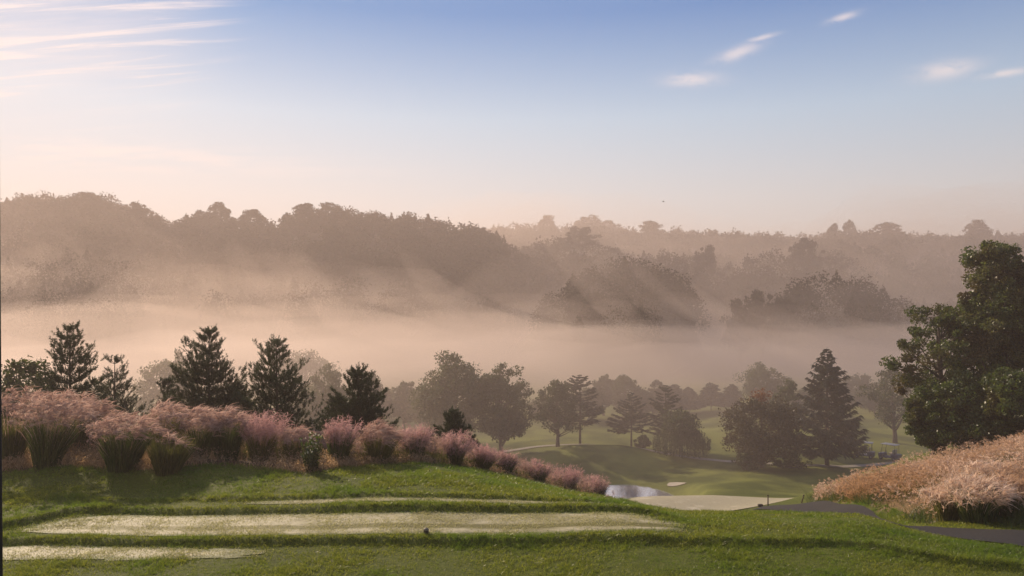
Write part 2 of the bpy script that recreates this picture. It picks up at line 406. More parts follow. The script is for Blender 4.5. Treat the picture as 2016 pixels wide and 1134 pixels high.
def tee_mat(name, pale, olive, band):
    m, nt, out = mat(name)
    geo = N(nt, 'ShaderNodeNewGeometry'); pos = geo.outputs['Position']
    sx = N(nt, 'ShaderNodeSeparateXYZ'); nt.links.new(pos, sx.inputs[0])
    mp = N(nt, 'ShaderNodeMapping'); mp.inputs['Scale'].default_value = (.55, 1, 1); nt.links.new(pos, mp.inputs[0])
    n1 = noise(nt, 9, 8, mp.outputs[0], .8); n2 = noise(nt, .8, 4, pos)
    c = ramp(nt, n1, [(.33, tuple(v * .45 for v in pale)), (.46, pale), (.7, tuple(min(1, v * 1.25) for v in pale))])
    o2 = ramp(nt, n1, [(.3, tuple(v * .6 for v in olive)), (.7, olive)])
    # mown strips: y bands
    w = math_(nt, 'ADD', sx.outputs[1], math_(nt, 'MULTIPLY', n2, .25))
    k = None
    for (a, b) in band:
        lo = math_(nt, 'SMOOTH_MIN', 1.0, math_(nt, 'MAXIMUM', math_(nt, 'MULTIPLY', math_(nt, 'SUBTRACT', w, a), 9.0), 0.0), .1)
        hi = math_(nt, 'SMOOTH_MIN', 1.0, math_(nt, 'MAXIMUM', math_(nt, 'MULTIPLY', math_(nt, 'SUBTRACT', b, w), 9.0), 0.0), .1)
        kk = math_(nt, 'MULTIPLY', lo, hi); k = kk if k is None else math_(nt, 'MAXIMUM', k, kk)
    n2x = math_(nt, 'ADD', n2, math_(nt, 'MULTIPLY', sx.outputs[0], .018))
    pat = ramp(nt, n2x, [(.48, (0, 0, 0)), (.66, (.75, .75, .75))])
    c = mixc(nt, pat, c, o2)
    if k is not None: c = mixc(nt, k, c, o2)
    at_ = N(nt, 'ShaderNodeAttribute'); at_.attribute_name = 'edge'
    ed = math_(nt, 'ADD', at_.outputs['Fac'], math_(nt, 'MULTIPLY_ADD', noise(nt, 3.5, 5, mp.outputs[0], .7), 1.3, -.75))
    lawn = ramp(nt, n1, [(.35, (.04, .055, .01)), (.65, (.13, .145, .028))])
    c = mixc(nt, ramp(nt, ed, [(.0, (1, 1, 1)), (.42, (0, 0, 0))]), c, lawn)
    p = N(nt, 'ShaderNodeBsdfPrincipled'); p.inputs['Roughness'].default_value = .65; p.inputs['Specular IOR Level'].default_value = .15
    nt.links.new(c, p.inputs['Base Color'])
    b = N(nt, 'ShaderNodeBump'); b.inputs['Strength'].default_value = .5; b.inputs['Distance'].default_value = .05
    nt.links.new(noise(nt, 12, 5, mp.outputs[0], .75), b.inputs['Height']); nt.links.new(b.outputs[0], p.inputs['Normal'])
    nt.links.new(p.outputs[0], out.inputs[0])
    return m
M['tee'] = tee_mat('dewy_tee', (.36, .325, .2), (.17, .155, .045), [(16.32, 16.75), (15.7, 16.0)])
M['green'] = tee_mat('dewy_green', (.42, .38, .28), (.32, .29, .18), [])
TEE1 = smooth_poly([(-10.3, 16.05), (-6, 15.85), (0, 15.85), (2.6, 15.88), (3.8, 16.2), (3.5, 17.0), (2.2, 17.42), (-3, 17.46), (-7.6, 17.46), (-9.2, 17.36), (-10.2, 16.8)], 16)
TEE2 = smooth_poly([(-6.3, 18.05), (-3, 18.0), (0.2, 18.0), (2.0, 18.15), (1.4, 18.38), (-2, 18.4), (-5.5, 18.38)], 16)
TEE3 = smooth_poly([(-13, 14.5), (-9, 14.55), (-5.6, 14.75), (-5.2, 15.1), (-7, 15.38), (-10, 15.4), (-13, 15.4)], 16)
TEE1 = ragged(TEE1, .5, .1); TEE2 = ragged(TEE2, .5, .07); TEE3 = ragged(TEE3, .9, .22)
drape('tee_box', TEE1, M['tee'], .012, .14, edge=True); drape('tee_box', TEE2, M['tee'], .012, .14, edge=True); drape('tee_box', TEE3, M['tee'], .012, .14, edge=True)
GREEN = smooth_poly([pxy(1228, 52), pxy(1300, 57.5), pxy(1420, 58.5), pxy(1540, 57.5), pxy(1630, 56), pxy(1640, 48), pxy(1560, 46.5), pxy(1480, 45.5), pxy(1400, 44.5), pxy(1290, 47)])
drape('putting_green', GREEN, M['green'], .05, .7, edge=True)
PATH_A = [pxy(2500, 15.0), pxy(2016, 15.6), pxy(1900, 16.3), pxy(1820, 17.2), pxy(1762, 18.4), pxy(1736, 20.6), pxy(1703, 23.2), pxy(1600, 28), pxy(1530, 31.5), pxy(1480, 35), pxy(1475, 37)]
PATH_B = [pxy(1500, 39.6), pxy(1570, 39), pxy(1600, 35.5), pxy(1650, 29.5), pxy(1720, 24.7), pxy(1766, 20.8), pxy(1806, 18.9), pxy(1860, 18.1), pxy(1950, 17.6), pxy(2016, 17.3), pxy(2500, 17.0)]
drape('cart_path', PATH_A + PATH_B, M['asphalt'], .035, .4)
BUNK = smooth_poly([pxy(1314, 77.6), pxy(1330, 76.9), pxy(1350, 76.7), pxy(1346, 77.4), pxy(1332, 78.2), pxy(1318, 78.6)])
drape('sand_bunker', BUNK, M['sand'], .06, .6)
def strip(name, pts, w, mt):
    p = np.array(pts, float); t = unit(np.gradient(p, axis=0)); nrm = np.stack([-t[:, 1], t[:, 0]], 1)
    return drape(name, [tuple(v) for v in np.vstack([p - nrm * w / 2, (p + nrm * w / 2)[::-1]])], mt, .06, .8)
strip('far_cart_path', [pxy(900, 92), pxy(1000, 95.5), pxy(1080, 97.5), pxy(1160, 97.5), pxy(1230, 95), pxy(1290, 91.8), pxy(1350, 90.2), pxy(1440, 87.5), pxy(1540, 84.5), pxy(1660, 84), pxy(1780, 86)], 1.1, M['farpath'])

# pond
m, nt, out = mat('pond_water')
p = N(nt, 'ShaderNodeBsdfPrincipled'); p.inputs['Base Color'].default_value = (.85, .87, .9, 1); p.inputs['Metallic'].default_value = .85; p.inputs['Roughness'].default_value = .1; p.inputs['IOR'].default_value = 1.33
b = N(nt, 'ShaderNodeBump'); b.inputs['Strength'].default_value = .25; b.inputs['Distance'].default_value = .02
geo = N(nt, 'ShaderNodeNewGeometry'); nt.links.new(noise(nt, 2.5, 3, geo.outputs['Position']), b.inputs['Height']); nt.links.new(b.outputs[0], p.inputs['Normal']); nt.links.new(p.outputs[0], out.inputs[0])
M['water'] = m
th = np.linspace(0, 2 * np.pi, 64, endpoint=False)
pv = np.stack([POND[0] + POND[2] * 1.5 * np.cos(th), POND[1] + POND[3] * 1.5 * np.sin(th), np.full(64, POND[4])], 1)
pv = np.vstack([pv, [[POND[0], POND[1], POND[4]]]])
tag(build('pond_water', pv, None, [(64, i, (i + 1) % 64) for i in range(64)], M['water']), kind='structure')

# ------------------------------------------------------------------ turf blades (uncountable)
def inpoly(x, y, poly):
    p = np.array(poly); c = np.zeros(len(x), bool); j = len(p) - 1
    for i in range(len(p)):
        xi, yi = p[i]; xj, yj = p[j]
        c ^= ((yi > y) != (yj > y)) & (x < (xj - xi) * (y - yi) / (yj - yi + 1e-12) + xi); j = i
    return c
PATHP = PATH_A + PATH_B
def blades(x, y, h, w, lean=.35, rng=R, k=3, z0=None):
    n = len(x); z = terrain(x, y) if z0 is None else z0
    base = np.stack([x, y, z], 1)
    d = rng.normal(size=(n, 3)) * lean; d[:, 2] = 1; d = unit(d)
    out = rng.normal(size=(n, 3)) * lean; out[:, 2] = -.1
    t = np.linspace(0, 1, k)[None, :, None]; h = (h * np.ones(n))[:, None, None]
    pts = base[:, None] + d[:, None] * h * t + out[:, None] * h * t * t
    ww = np.linspace(1, .12, k)[None] * (w * np.ones(n))[:, None]
    return ribbons(pts, ww, rng=rng)
def scatter(n, y0, y1, umax=.78, rng=R):
    y = np.exp(rng.uniform(np.log(y0), np.log(y1), n)); u = rng.uniform(-umax, umax, n)
    return u * y, y
def turf():
    rng = np.random.default_rng(11)
    cx, cy_ = scatter(46000, 12.6, 30, .74, rng)
    x = np.repeat(cx, 14); y = np.repeat(cy_, 14); k = np.repeat(rng.uniform(.02, .09, len(cx)), 14)
    x = x + rng.normal(size=len(x)) * k; y = y + rng.normal(size=len(y)) * k * .8
    px = 1008 + F * x / y
    bedy = np.interp(px, BED[:, 0], BED[:, 1])
    jx = x + rng.normal(0, .5, len(x)); jy = y + rng.normal(0, .1, len(x))
    ok = (y < bedy + .2) & ~inpoly(jx, jy, TEE1) & ~inpoly(jx, jy, TEE2) & ~inpoly(jx + rng.normal(0, .45, len(x)), jy + rng.normal(0, .08, len(x)), TEE3) & ~inpoly(x, y, PATHP) & ~((y > hill_lo(px) + 1.2) & (px > 1600))
    x, y, px = x[ok], y[ok], px[ok]
    pn = fbm(x * .9, y * .9, 4)
    rim = np.maximum.reduce([np.exp(-((y - bank1(x) - .1) / .2) ** 2), np.exp(-((y - bank2(x) - .1) / .22) ** 2) * (x < 4), np.exp(-((y - bank3(x) - .1) / .18) ** 2) * (x < 3)])
    keep = rng.random(len(x)) < np.clip(.25 + 1.6 * (pn - .32) + rim, .12, 1)
    x, y, pn, rim = x[keep], y[keep], pn[keep], rim[keep]
    h = (.024 + .07 * np.clip(pn - .38, 0, 1) * 2 + .035 * rim + .01 * np.clip(y - 18, 0, 6)) * rng.uniform(.5, 1.5, len(x))
    V, q = blades(x, y, h, .009 + .0008 * (y - 12), .45, rng)
    tag(build('lawn_grass', V, q, None, M['turf']), 'green dewy lawn grass in the foreground', 'grass', kind='stuff')
    x, y = scatter(420000, 13.5, 19, .74, rng)
    jx = x + rng.normal(0, .3, len(x)); jy = y + rng.normal(0, .06, len(x)); ok = inpoly(jx, jy, TEE1) | inpoly(jx, jy, TEE2) | inpoly(jx, jy, TEE3); x, y = x[ok], y[ok]
    pn = fbm(x * 1.5, y * 1.5, 3); kp = rng.random(len(x)) < .15 + 1.3 * (pn - .3); x, y = x[kp], y[kp]
    V, q = blades(x, y, .026 * rng.uniform(.4, 1.8, len(x)) * (.6 + pn[kp]), .012, .6, rng)
    V[:, 2] += .008
    tag(build('tee_grass', V, q, None, M['dew']), 'pale dewy short grass on the tee boxes', 'grass', kind='stuff')
turf()

# ------------------------------------------------------------------ ornamental grasses
def arch(base, d, L, droop, k=5):
    """arching curves: base (n,3), d initial dir (n,3), L (n), droop (n,3 vector at tip)"""
    t = np.linspace(0, 1, k)[None, :, None]
    return base[:, None] + d[:, None] * L[:, None, None] * t + droop[:, None] * L[:, None, None] * t ** 2.2
def clump(name, label, cat, loc, rng, hb, wb, hp, wp, npl, bmat, pmat, style, group, sway=.35):
    root = thing(name, label, cat, loc, group)
    n = max(int(1150 * wb), 620); hb *= 1.14
    th = rng.uniform(0, 2 * np.pi, n); r = wb * .2 * np.sqrt(rng.random(n))
    r = r * 1.35; base = np.stack([r * np.cos(th), r * np.sin(th), np.full(n, -.05)], 1)
    spread = rng.uniform(0, 1, n) ** 1.1 * (wb / hb) * .3
    th2 = th + rng.normal(0, .5, n)
    d = unit(np.stack([np.cos(th2) * spread, np.sin(th2) * spread, np.ones(n)], 1))
    L = hb * rng.uniform(.45, 1.08, n)
    dr = np.stack([np.cos(th2) * .28 * rng.random(n) + .05, np.sin(th2) * .28 * rng.random(n), -.25 * rng.random(n) * spread], 1)
    V, q = ribbons(arch(base, d, L, dr), np.array([.014, .02, .018, .012, .003]) * (1.0 if style != 'fine' else .7), rng=rng)
    build('blade_tuft', V, q, None, bmat, root)
    # flower stems
    n = int(npl * .95)
    th = rng.uniform(0, 2 * np.pi, n); rad = np.sqrt(rng.random(n)); s0 = rng.uniform(0, 60)
    lobe = .62 + .8 * fbm(np.cos(th) * 1.3 + s0, np.sin(th) * 1.3 + s0, 2)
    base = np.stack([wb * .15 * rad * np.cos(th), wb * .15 * rad * np.sin(th), np.full(n, 0.0)], 1)
    wp *= .9
    tip = np.stack([wp / 2 * rad * lobe * np.cos(th), wp / 2 * rad * lobe * np.sin(th), hp * (.84 + .2 * lobe - (.26 if style == 'plume' else .16) * rad ** 2) * rng.uniform(.72, 1.03, n)], 1)
    t = np.linspace(0, 1, 4)[None, :, None]
    pts = base[:, None] * (1 - t) + tip[:, None] * t; pts[..., 2] += .12 * hp * np.sin(np.pi * t[..., 0]) * rad[:, None]
    V1, q1 = ribbons(pts, [.006, .006, .005, .004], rng=rng)
    a = Acc(); a.add(V1, q1)
    sw = np.array([sway, -.08, 0.])
    if style == 'plume':
        m = 15
        st = np.repeat(tip, m, 0); nn = len(st)
        dirs = unit(rng.normal(size=(nn, 3)) * .42 + np.array([0, 0, .75]) + sw * 1.2 + np.repeat(unit(tip - base), m, 0) * .5)
        L = rng.uniform(.13, .4, nn); dr = np.stack([rng.normal(.32, .22, nn), rng.normal(0, .2, nn), -rng.uniform(.25, .95, nn)], 1)
        V2, q2 = ribbons(arch(st, dirs, L, dr, 4), np.array([.007, .013, .011, .003]), rng=rng); a.add(V2, q2)
    else:
        m = 16
        f = rng.uniform(.68, 1.08, (n, m))
        st = (base[:, None] * (1 - f[..., None]) + tip[:, None] * f[..., None]).reshape(-1, 3); nn = len(st)
        dirs = unit(rng.normal(size=(nn, 3)) * .8 + np.array([0, 0, .8]) + sw * .5)
        L = rng.uniform(.06, .16, nn); dr = np.stack([rng.normal(.1, .2, nn), rng.normal(0, .2, nn), -rng.uniform(0, .4, nn)], 1)
        V2, q2 = ribbons(arch(st, dirs, L, dr, 3), np.array([.006, .011, .003]), rng=rng); a.add(V2, q2)
    a.out('flower_plumes', pmat, root)
    k = rng.uniform(.95, 1.12); root.scale = (k * rng.uniform(.9, 1.12), k * rng.uniform(.9, 1.12), k); root.rotation_euler = (rng.normal(0, .07), rng.normal(.05, .08), rng.uniform(0, .6))
    return root

# photo column, depth, green height, green width, plume height, plume width, stems, blade, plume, style, label
B, YB = 'blade', 'bladeyel'
CL = [
 (20, 22.2, 1.25, .9, 2.05, 1.6, 110, YB, 'plume', 'plume', 'yellowing maiden grass clump with tan plumes, leftmost beside the dark post'),
 (92, 21.7, 1.35, 1.25, 2.15, 2.2, 240, B, 'plume', 'plume', 'largest maiden grass clump with dark green blades under a wide dome of tan plumes'),
 (160, 23.4, 1.25, 1.1, 1.85, 1.6, 120, B, 'plume', 'plume', 'maiden grass clump half hidden behind the right side of the largest clump'),
 (240, 21.1, 1.15, 1.3, 1.55, 2.1, 150, B, 'plume', 'plume', 'broad green maiden grass clump casting a long shadow, second dark tuft from the left'),
 (318, 22.6, 1.1, 1.1, 1.5, 1.5, 90, YB, 'plume', 'plume', 'pale tan plumed clump rising behind the leaning yellow green clump'),
 (330, 20.9, .85, 1.2, .95, .9, 14, YB, 'plume', 'plume', 'low leaning yellow green clump with hardly any plumes and a dark base'),
 (392, 22.8, .95, 1.0, 1.45, 1.6, 130, B, 'plume', 'plume', 'rosy tan plumed clump left of the square dark green tuft'),
 (447, 23.2, 1.0, 1.0, 1.4, 1.1, 80, B, 'plume', 'plume', 'square dark green tuft with short tan plumes below the tall centre pine'),
 (512, 23.4, .85, 1.0, 1.42, 1.65, 260, YB, 'muhly', 'fine', 'rose pink muhly grass dome below the narrow open pine'),
 (575, 23.2, .7, .8, .98, 1.0, 70, YB, 'plume', 'plume', 'small drooping tan plumed clump right of the pink dome'),
 (665, 23.0, .95, .7, 1.25, 1.1, 170, B, 'muhly', 'fine', 'dark upright tuft with pink top below the dense dark pine'),
 (745, 23.4, .85, .95, 1.22, 1.3, 110, YB, 'plume', 'plume', 'yellow green clump with loose beige plumes between two pink topped tufts'),
 (817, 24.6, .8, .72, 1.0, 1.35, 190, B, 'muhly', 'fine', 'pink muhly clump with a dark green vase shaped base left of the small pine'),
 (895, 25.2, .9, .75, 1.08, 1.3, 200, B, 'muhly', 'fine', 'pink muhly clump with a dark green base just below the small pine'),
 (944, 26.2, .7, .8, .9, 1.1, 130, YB, 'muhly', 'fine', 'faded pink clump with little green right of the small pine'),
 (990, 27.6, .8, .8, .95, 1.1, 120, B, 'muhly', 'fine', 'dull pink clump with dark green base where the bed starts to drop'),
 (1052, 29.4, .8, 1.0, 1.0, 1.4, 140, B, 'muhly', 'fine', 'wide dusky pink clump with olive base, third from the right end of the bed'),
 (1112, 31.6, .8, 1.0, 1.15, 1.7, 210, YB, 'muhly', 'fine', 'bright pink rounded clump, second from the right end of the bed'),
 (1168, 33.6, .9, 1.0, 1.15, 1.5, 170, B, 'muhly', 'fine', 'last pink clump at the right end of the bed above the pond'),
]
for i, (px, Y, hb, wb, hp, wp, npl, bm_, pm, st, lab) in enumerate(CL):
    x, y = pxy(px, Y)
    clump('grass_clump', lab, 'ornamental grass', (x, y, tz(x, y)), np.random.default_rng(100 + i), hb, wb, hp, wp, npl, M[bm_], M[pm], st, 'ornamental grass clumps in the planting bed')
for i, (px, Y, hb, wb, hp, wp, npl, bm_, pm, lab) in enumerate([
    (1925, 18.9, .8, 1.1, .95, 1.5, 150, B, 'hillgrass', 'large fountain grass clump with green blades and copper heads beside the cart path'),
    (1992, 19.2, .75, 1.2, .9, 1.5, 150, YB, 'hillgrass', 'rusty fountain grass clump at the right edge above the asphalt path'),
    (1868, 19.6, .6, .9, .75, 1.2, 130, YB, 'hillgrass', 'pale pink fountain grass clump at the left end of the pair by the path'),
    (1955, 20.9, .75, 1.1, .95, 1.4, 130, B, 'hillgrass', 'green and copper clump higher up the slope behind the path clumps')]):
    x, y = pxy(px, Y)
    clump('fountain_grass', lab, 'ornamental grass', (x, y, tz(x, y)), np.random.default_rng(200 + i), hb, wb, hp, wp, npl, M[bm_], M[pm], 'plume', 'fountain grasses above the cart path', -.1)

def drift():
    rng = np.random.default_rng(61); n = 4600
    px = rng.uniform(-40, 1215, n); f = rng.random(n); y = np.interp(px, BED[:, 0], BED[:, 1]) + .35 + f * 3.2; x = (px - 1008) / F * y
    pn = fbm(x * .9 + 4, y * .9 + 8, 3); kp = (rng.random(n) < np.clip(.2 + 3 * (pn - .42) + .35 * sstep(600, 900, px), .05, 1)) & ((f > .45) | (px > 640)); x, y, f, px = x[kp], y[kp], f[kp], px[kp]; n = len(x)
    z = terrain(x, y); h = rng.uniform(.55, 1.15, n) * np.interp(px, [0, 450, 700, 1200], [1.15, 1.0, .85, .78])
    base = np.stack([x, y, z], 1); d = unit(np.stack([rng.normal(.1, .16, n), rng.normal(0, .16, n), np.ones(n)], 1)); tip = base + d * h[:, None]
    a = Acc(); t = np.linspace(0, 1, 3)[None, :, None]; V, q = ribbons(base[:, None] * (1 - t) + tip[:, None] * t, [.008, .007, .005], rng=rng); a.add(V, q)
    xb = np.repeat(base, 7, 0) + rng.normal(0, .07, (n * 7, 3)) * [1, 1, 0]; nb = len(xb)
    V, q = ribbons(arch(xb, unit(rng.normal(size=(nb, 3)) * .28 + [0, 0, 1]), np.repeat(h, 7) * rng.uniform(.4, .9, nb), np.stack([rng.normal(0, .25, nb), rng.normal(0, .25, nb), -.25 * rng.random(nb)], 1), 4), [.012, .014, .01, .003], rng=rng); a.add(V, q); nst = a.n // 2
    nst = sum(len(v) for v in a.q)
    m = 13; st = np.repeat(tip, m, 0) - np.repeat(d, m, 0) * rng.uniform(0, .14, (n * m, 1)); nn = len(st)
    dirs = unit(rng.normal(size=(nn, 3)) * .45 + np.array([.3, 0, .8])); L = rng.uniform(.08, .26, nn)
    V, q = ribbons(arch(st, dirs, L, np.stack([rng.normal(.25, .2, nn), rng.normal(0, .2, nn), -rng.uniform(.1, .8, nn)], 1), 3), np.array([.007, .012, .003]), rng=rng); a.add(V, q)
    tag(two_mat(a.out('loose_grass_drift', M['bladeyel']), M['plume'], nst), 'loose drift of feathery pink plumes between the grass clumps', 'grass', kind='stuff')
drift()
# flowering weed with white heads
def weed():
    rng = np.random.default_rng(5); x, y = pxy(612, 21.6)
    root = thing('flowering_weed', 'dark leafy weed with small white flowers at the front edge of the bed', 'plant', (x, y, tz(x, y)))
    n = 26; th = rng.uniform(0, 6.28, n); base = np.stack([.1 * np.cos(th), .1 * np.sin(th), np.zeros(n)], 1)
    tip = np.stack([.33 * np.cos(th) * rng.random(n), .3 * np.sin(th) * rng.random(n), rng.uniform(.55, 1.1, n)], 1)
    t = np.linspace(0, 1, 4)[None, :, None]; V, q = ribbons(base[:, None] * (1 - t) + tip[:, None] * t, [.012, .01, .008, .006], rng=rng)
    build('stems', V, q, None, M['blade'], root)
    f = rng.uniform(.1, 1, (n, 26, 1)); c = (base[:, None] * (1 - f) + tip[:, None] * f).reshape(-1, 3) + rng.normal(size=(n * 26, 3)) * .05
    V, q = leaves(c, rng.uniform(.07, .15, len(c)), rng, .2); build('leaves', V, q, None, M['leafdark'], root)
    c = np.repeat(tip, 9, 0) + rng.normal(size=(n * 9, 3)) * .012
    for g in c.reshape(n, 9, 3):
        V, q = leaves(g, .035, rng, 0, .8); build('flower', V, q, None, M['petal'], root)
weed()

def low_cover():
    rng = np.random.default_rng(21)
    n = 42000; px = rng.uniform(-60, 1215, n); f = rng.random(n) ** 1.3
    y = np.interp(px, BED[:, 0], BED[:, 1]) + .02 + f * 3.2; x = (px - 1008) / F * y
    pn = fbm(x * .8 + 9, y * .8, 3); kp = rng.random(n) < np.clip(.1 + 2.4 * (pn - .36), .05, 1); x, y, f, pn = x[kp], y[kp], f[kp], pn[kp]
    h = rng.uniform(.14, .4, len(x)) * (.6 + 1.7 * f) * (1 + .7 * sstep(0, 4, x) * sstep(.1, .5, f))
    z = terrain(x, y)
    V, q = blades(x, y, h, .012, .3, rng, z0=z); a = Acc(); a.add(V, q)
    sel = rng.random(len(x)) < .6; c = np.stack([x, y, z + h * .95], 1)[sel]
    c = np.repeat(c, 4, 0) + rng.normal(size=(sel.sum() * 4, 3)) * [.03, .03, .035]
    V, q = leaves(c, rng.uniform(.03, .06, len(c)), rng, -.4, .5); a.add(V, q)
    tag(a.out('dry_ground_cover', M['lowgrass']), 'low reddish tan grasses filling the planting bed', 'grass', kind='stuff')
low_cover()

def hillside():
    rng = np.random.default_rng(22)
    n = 9000; k = 8
    y = np.exp(rng.uniform(np.log(17.5), np.log(42), n)); px = rng.uniform(1585, 2420, n); x = (px - 1008) / F * y
    hs = np.repeat(rng.uniform(.45, 1.65, n) ** 1.2, k); x = np.repeat(x, k) + rng.normal(0, .13, n * k); y = np.repeat(y, k) + rng.normal(0, .13, n * k); n *= k; px = 1008 + F * x / y
    d = y - hill_lo(px) - .25
    pn = fbm(x * .55 + 30, y * .55, 4)
    bare = np.exp(-(((px - 1790) / 90) ** 2 + ((y - 23.3) / 1.6) ** 2))
    kp = (d > 0) & (rng.random(n) < np.clip(.15 + 3.2 * (pn - .38), .06, 1) * (1 - .93 * np.clip(bare * 1.5, 0, 1)) * sstep(-.1, 1.2, d + (px < 1700) * 1.0) * sstep(1600, 1612, px))
    x, y, pn, px, hs = x[kp], y[kp], pn[kp], px[kp], hs[kp]; n = len(x)
    z = terrain(x, y); h = rng.uniform(.3, .55, n) * (.75 + .5 * pn) * hs
    V, q = blades(x, y, h, .014, .3, rng, z0=z); a = Acc(); a.add(V, q); nst = len(q)
    m = 7
    lean = np.stack([rng.normal(-.1, .12, n), rng.normal(0, .12, n), np.zeros(n)], 1)
    c = np.stack([x, y, z + h * .9], 1) + lean * h[:, None]
    st = np.repeat(c, m, 0); nn = len(st)
    dirs = unit(rng.normal(size=(nn, 3)) * .5 + np.array([-.15, 0, .8])); L = rng.uniform(.06, .16, nn)
    V, q = ribbons(arch(st, dirs, L, np.stack([rng.normal(0, .2, nn), rng.normal(0, .2, nn), -rng.uniform(0, .5, nn)], 1), 3), np.array([.01, .02, .004]), rng=rng); a.add(V, q)
    tag(two_mat(a.out('copper_hillside_grass', M['hillstem']), M['hillgrass'], nst), 'pink and copper grasses covering the slope right of the path', 'grass', kind='stuff')
    # green undergrowth on the crest and at the foot of the grasses
    n = 60000; y = np.exp(rng.uniform(np.log(17.5), np.log(42), n)); px = rng.uniform(1590, 2300, n); x = (px - 1008) / F * y; d = y - hill_lo(px)
    pn = fbm(x * .6 + 70, y * .6, 3); kp = (d > -.4) & (rng.random(n) < np.clip(3 * (pn - .43), 0.02, 1)); x, y = x[kp], y[kp]
    pk = fbm(x * .6 + 70, y * .6, 3)
    V, q = blades(x, y, rng.uniform(.15, .5, len(x)) * (1 + 2.2 * np.clip(pk - .5, 0, .4)), .017, .4, rng)
    tag(build('green_undergrowth', V, q, None, M['blade']), 'patches of olive grass between the copper grasses', 'grass', kind='stuff')
hillside()

# ------------------------------------------------------------------ trees
def broadleaf(rng, H, Wd, th, ncl, lpc, leaf, fill=.45, clr=.11, tap=1.0, lumps=.35, flat=.75, droop=0.0):
    """returns (trunk Acc, crown V, q)"""
    c = np.array([0, 0, (th + H) / 2]); a = (H - th) / 2; b = Wd / 2
    d = rdir(ncl, rng); rr = rng.uniform(fill, 1, ncl) ** .7
    s1 = rng.uniform(0, 50)
    lob = 1 + lumps * (2 * fbm(d[:, 0] * 1.6 + s1 + d[:, 2], d[:, 1] * 1.6 + s1 - d[:, 2], 2) - 1) * 1.6
    cen = d * np.stack([b * lob, b * lob, a * np.where(d[:, 2] > 0, lob * .25 + .75, .95)], 1) * rr[:, None] + c
    up = np.clip((cen[:, 2] - th) / (H - th), 0, 1)
    cen[:, :2] *= (1 - .35 * up ** 2 * (2 - tap))[:, None]
    cr = clr * Wd * rng.uniform(.6, 1.35, ncl)
    p = rdir(ncl * lpc, rng).reshape(ncl, lpc, 3) * (rng.random((ncl, lpc, 1)) ** .45) * np.array([1, 1, flat]) * cr[:, None, None] + cen[:, None]
    if droop: p[..., 2] -= droop * np.abs(rng.normal(size=(ncl, lpc))) * cr[:, None]
    p = p.reshape(-1, 3); p = p[p[:, 2] > th * .45]
    V, q = leaves(p, leaf * rng.uniform(.6, 1.35, len(p)), rng, .15)
    tr = Acc(); r0 = .022 * H + .05
    path = np.array([[0, 0, -.4], [0, 0, th * .5], [.02 * H * rng.normal(), .02 * H * rng.normal(), th * 1.1], [.03 * H * rng.normal(), .03 * H * rng.normal(), (th + H) * .5], [0, 0, H * .88]])
    tr.add(*tube(path, [r0 * 1.35, r0, r0 * .8, r0 * .42, r0 * .1], 9))
    for i in rng.choice(ncl, min(ncl, 34), False):
        e = cen[i]; hz = np.hypot(e[0], e[1]); z0 = np.clip(e[2] - hz * rng.uniform(.5, 1.0), th * .75, H * .7)
        f = np.clip((z0 - th) / (H - th), 0, 1); s = np.array([0, 0, z0])
        tr.add(*tube(bend(s, e, -.06 * hz), np.array([1, .75, .5, .32, .12]) * r0 * (.42 - .22 * f), 5))
    return tr, V, q
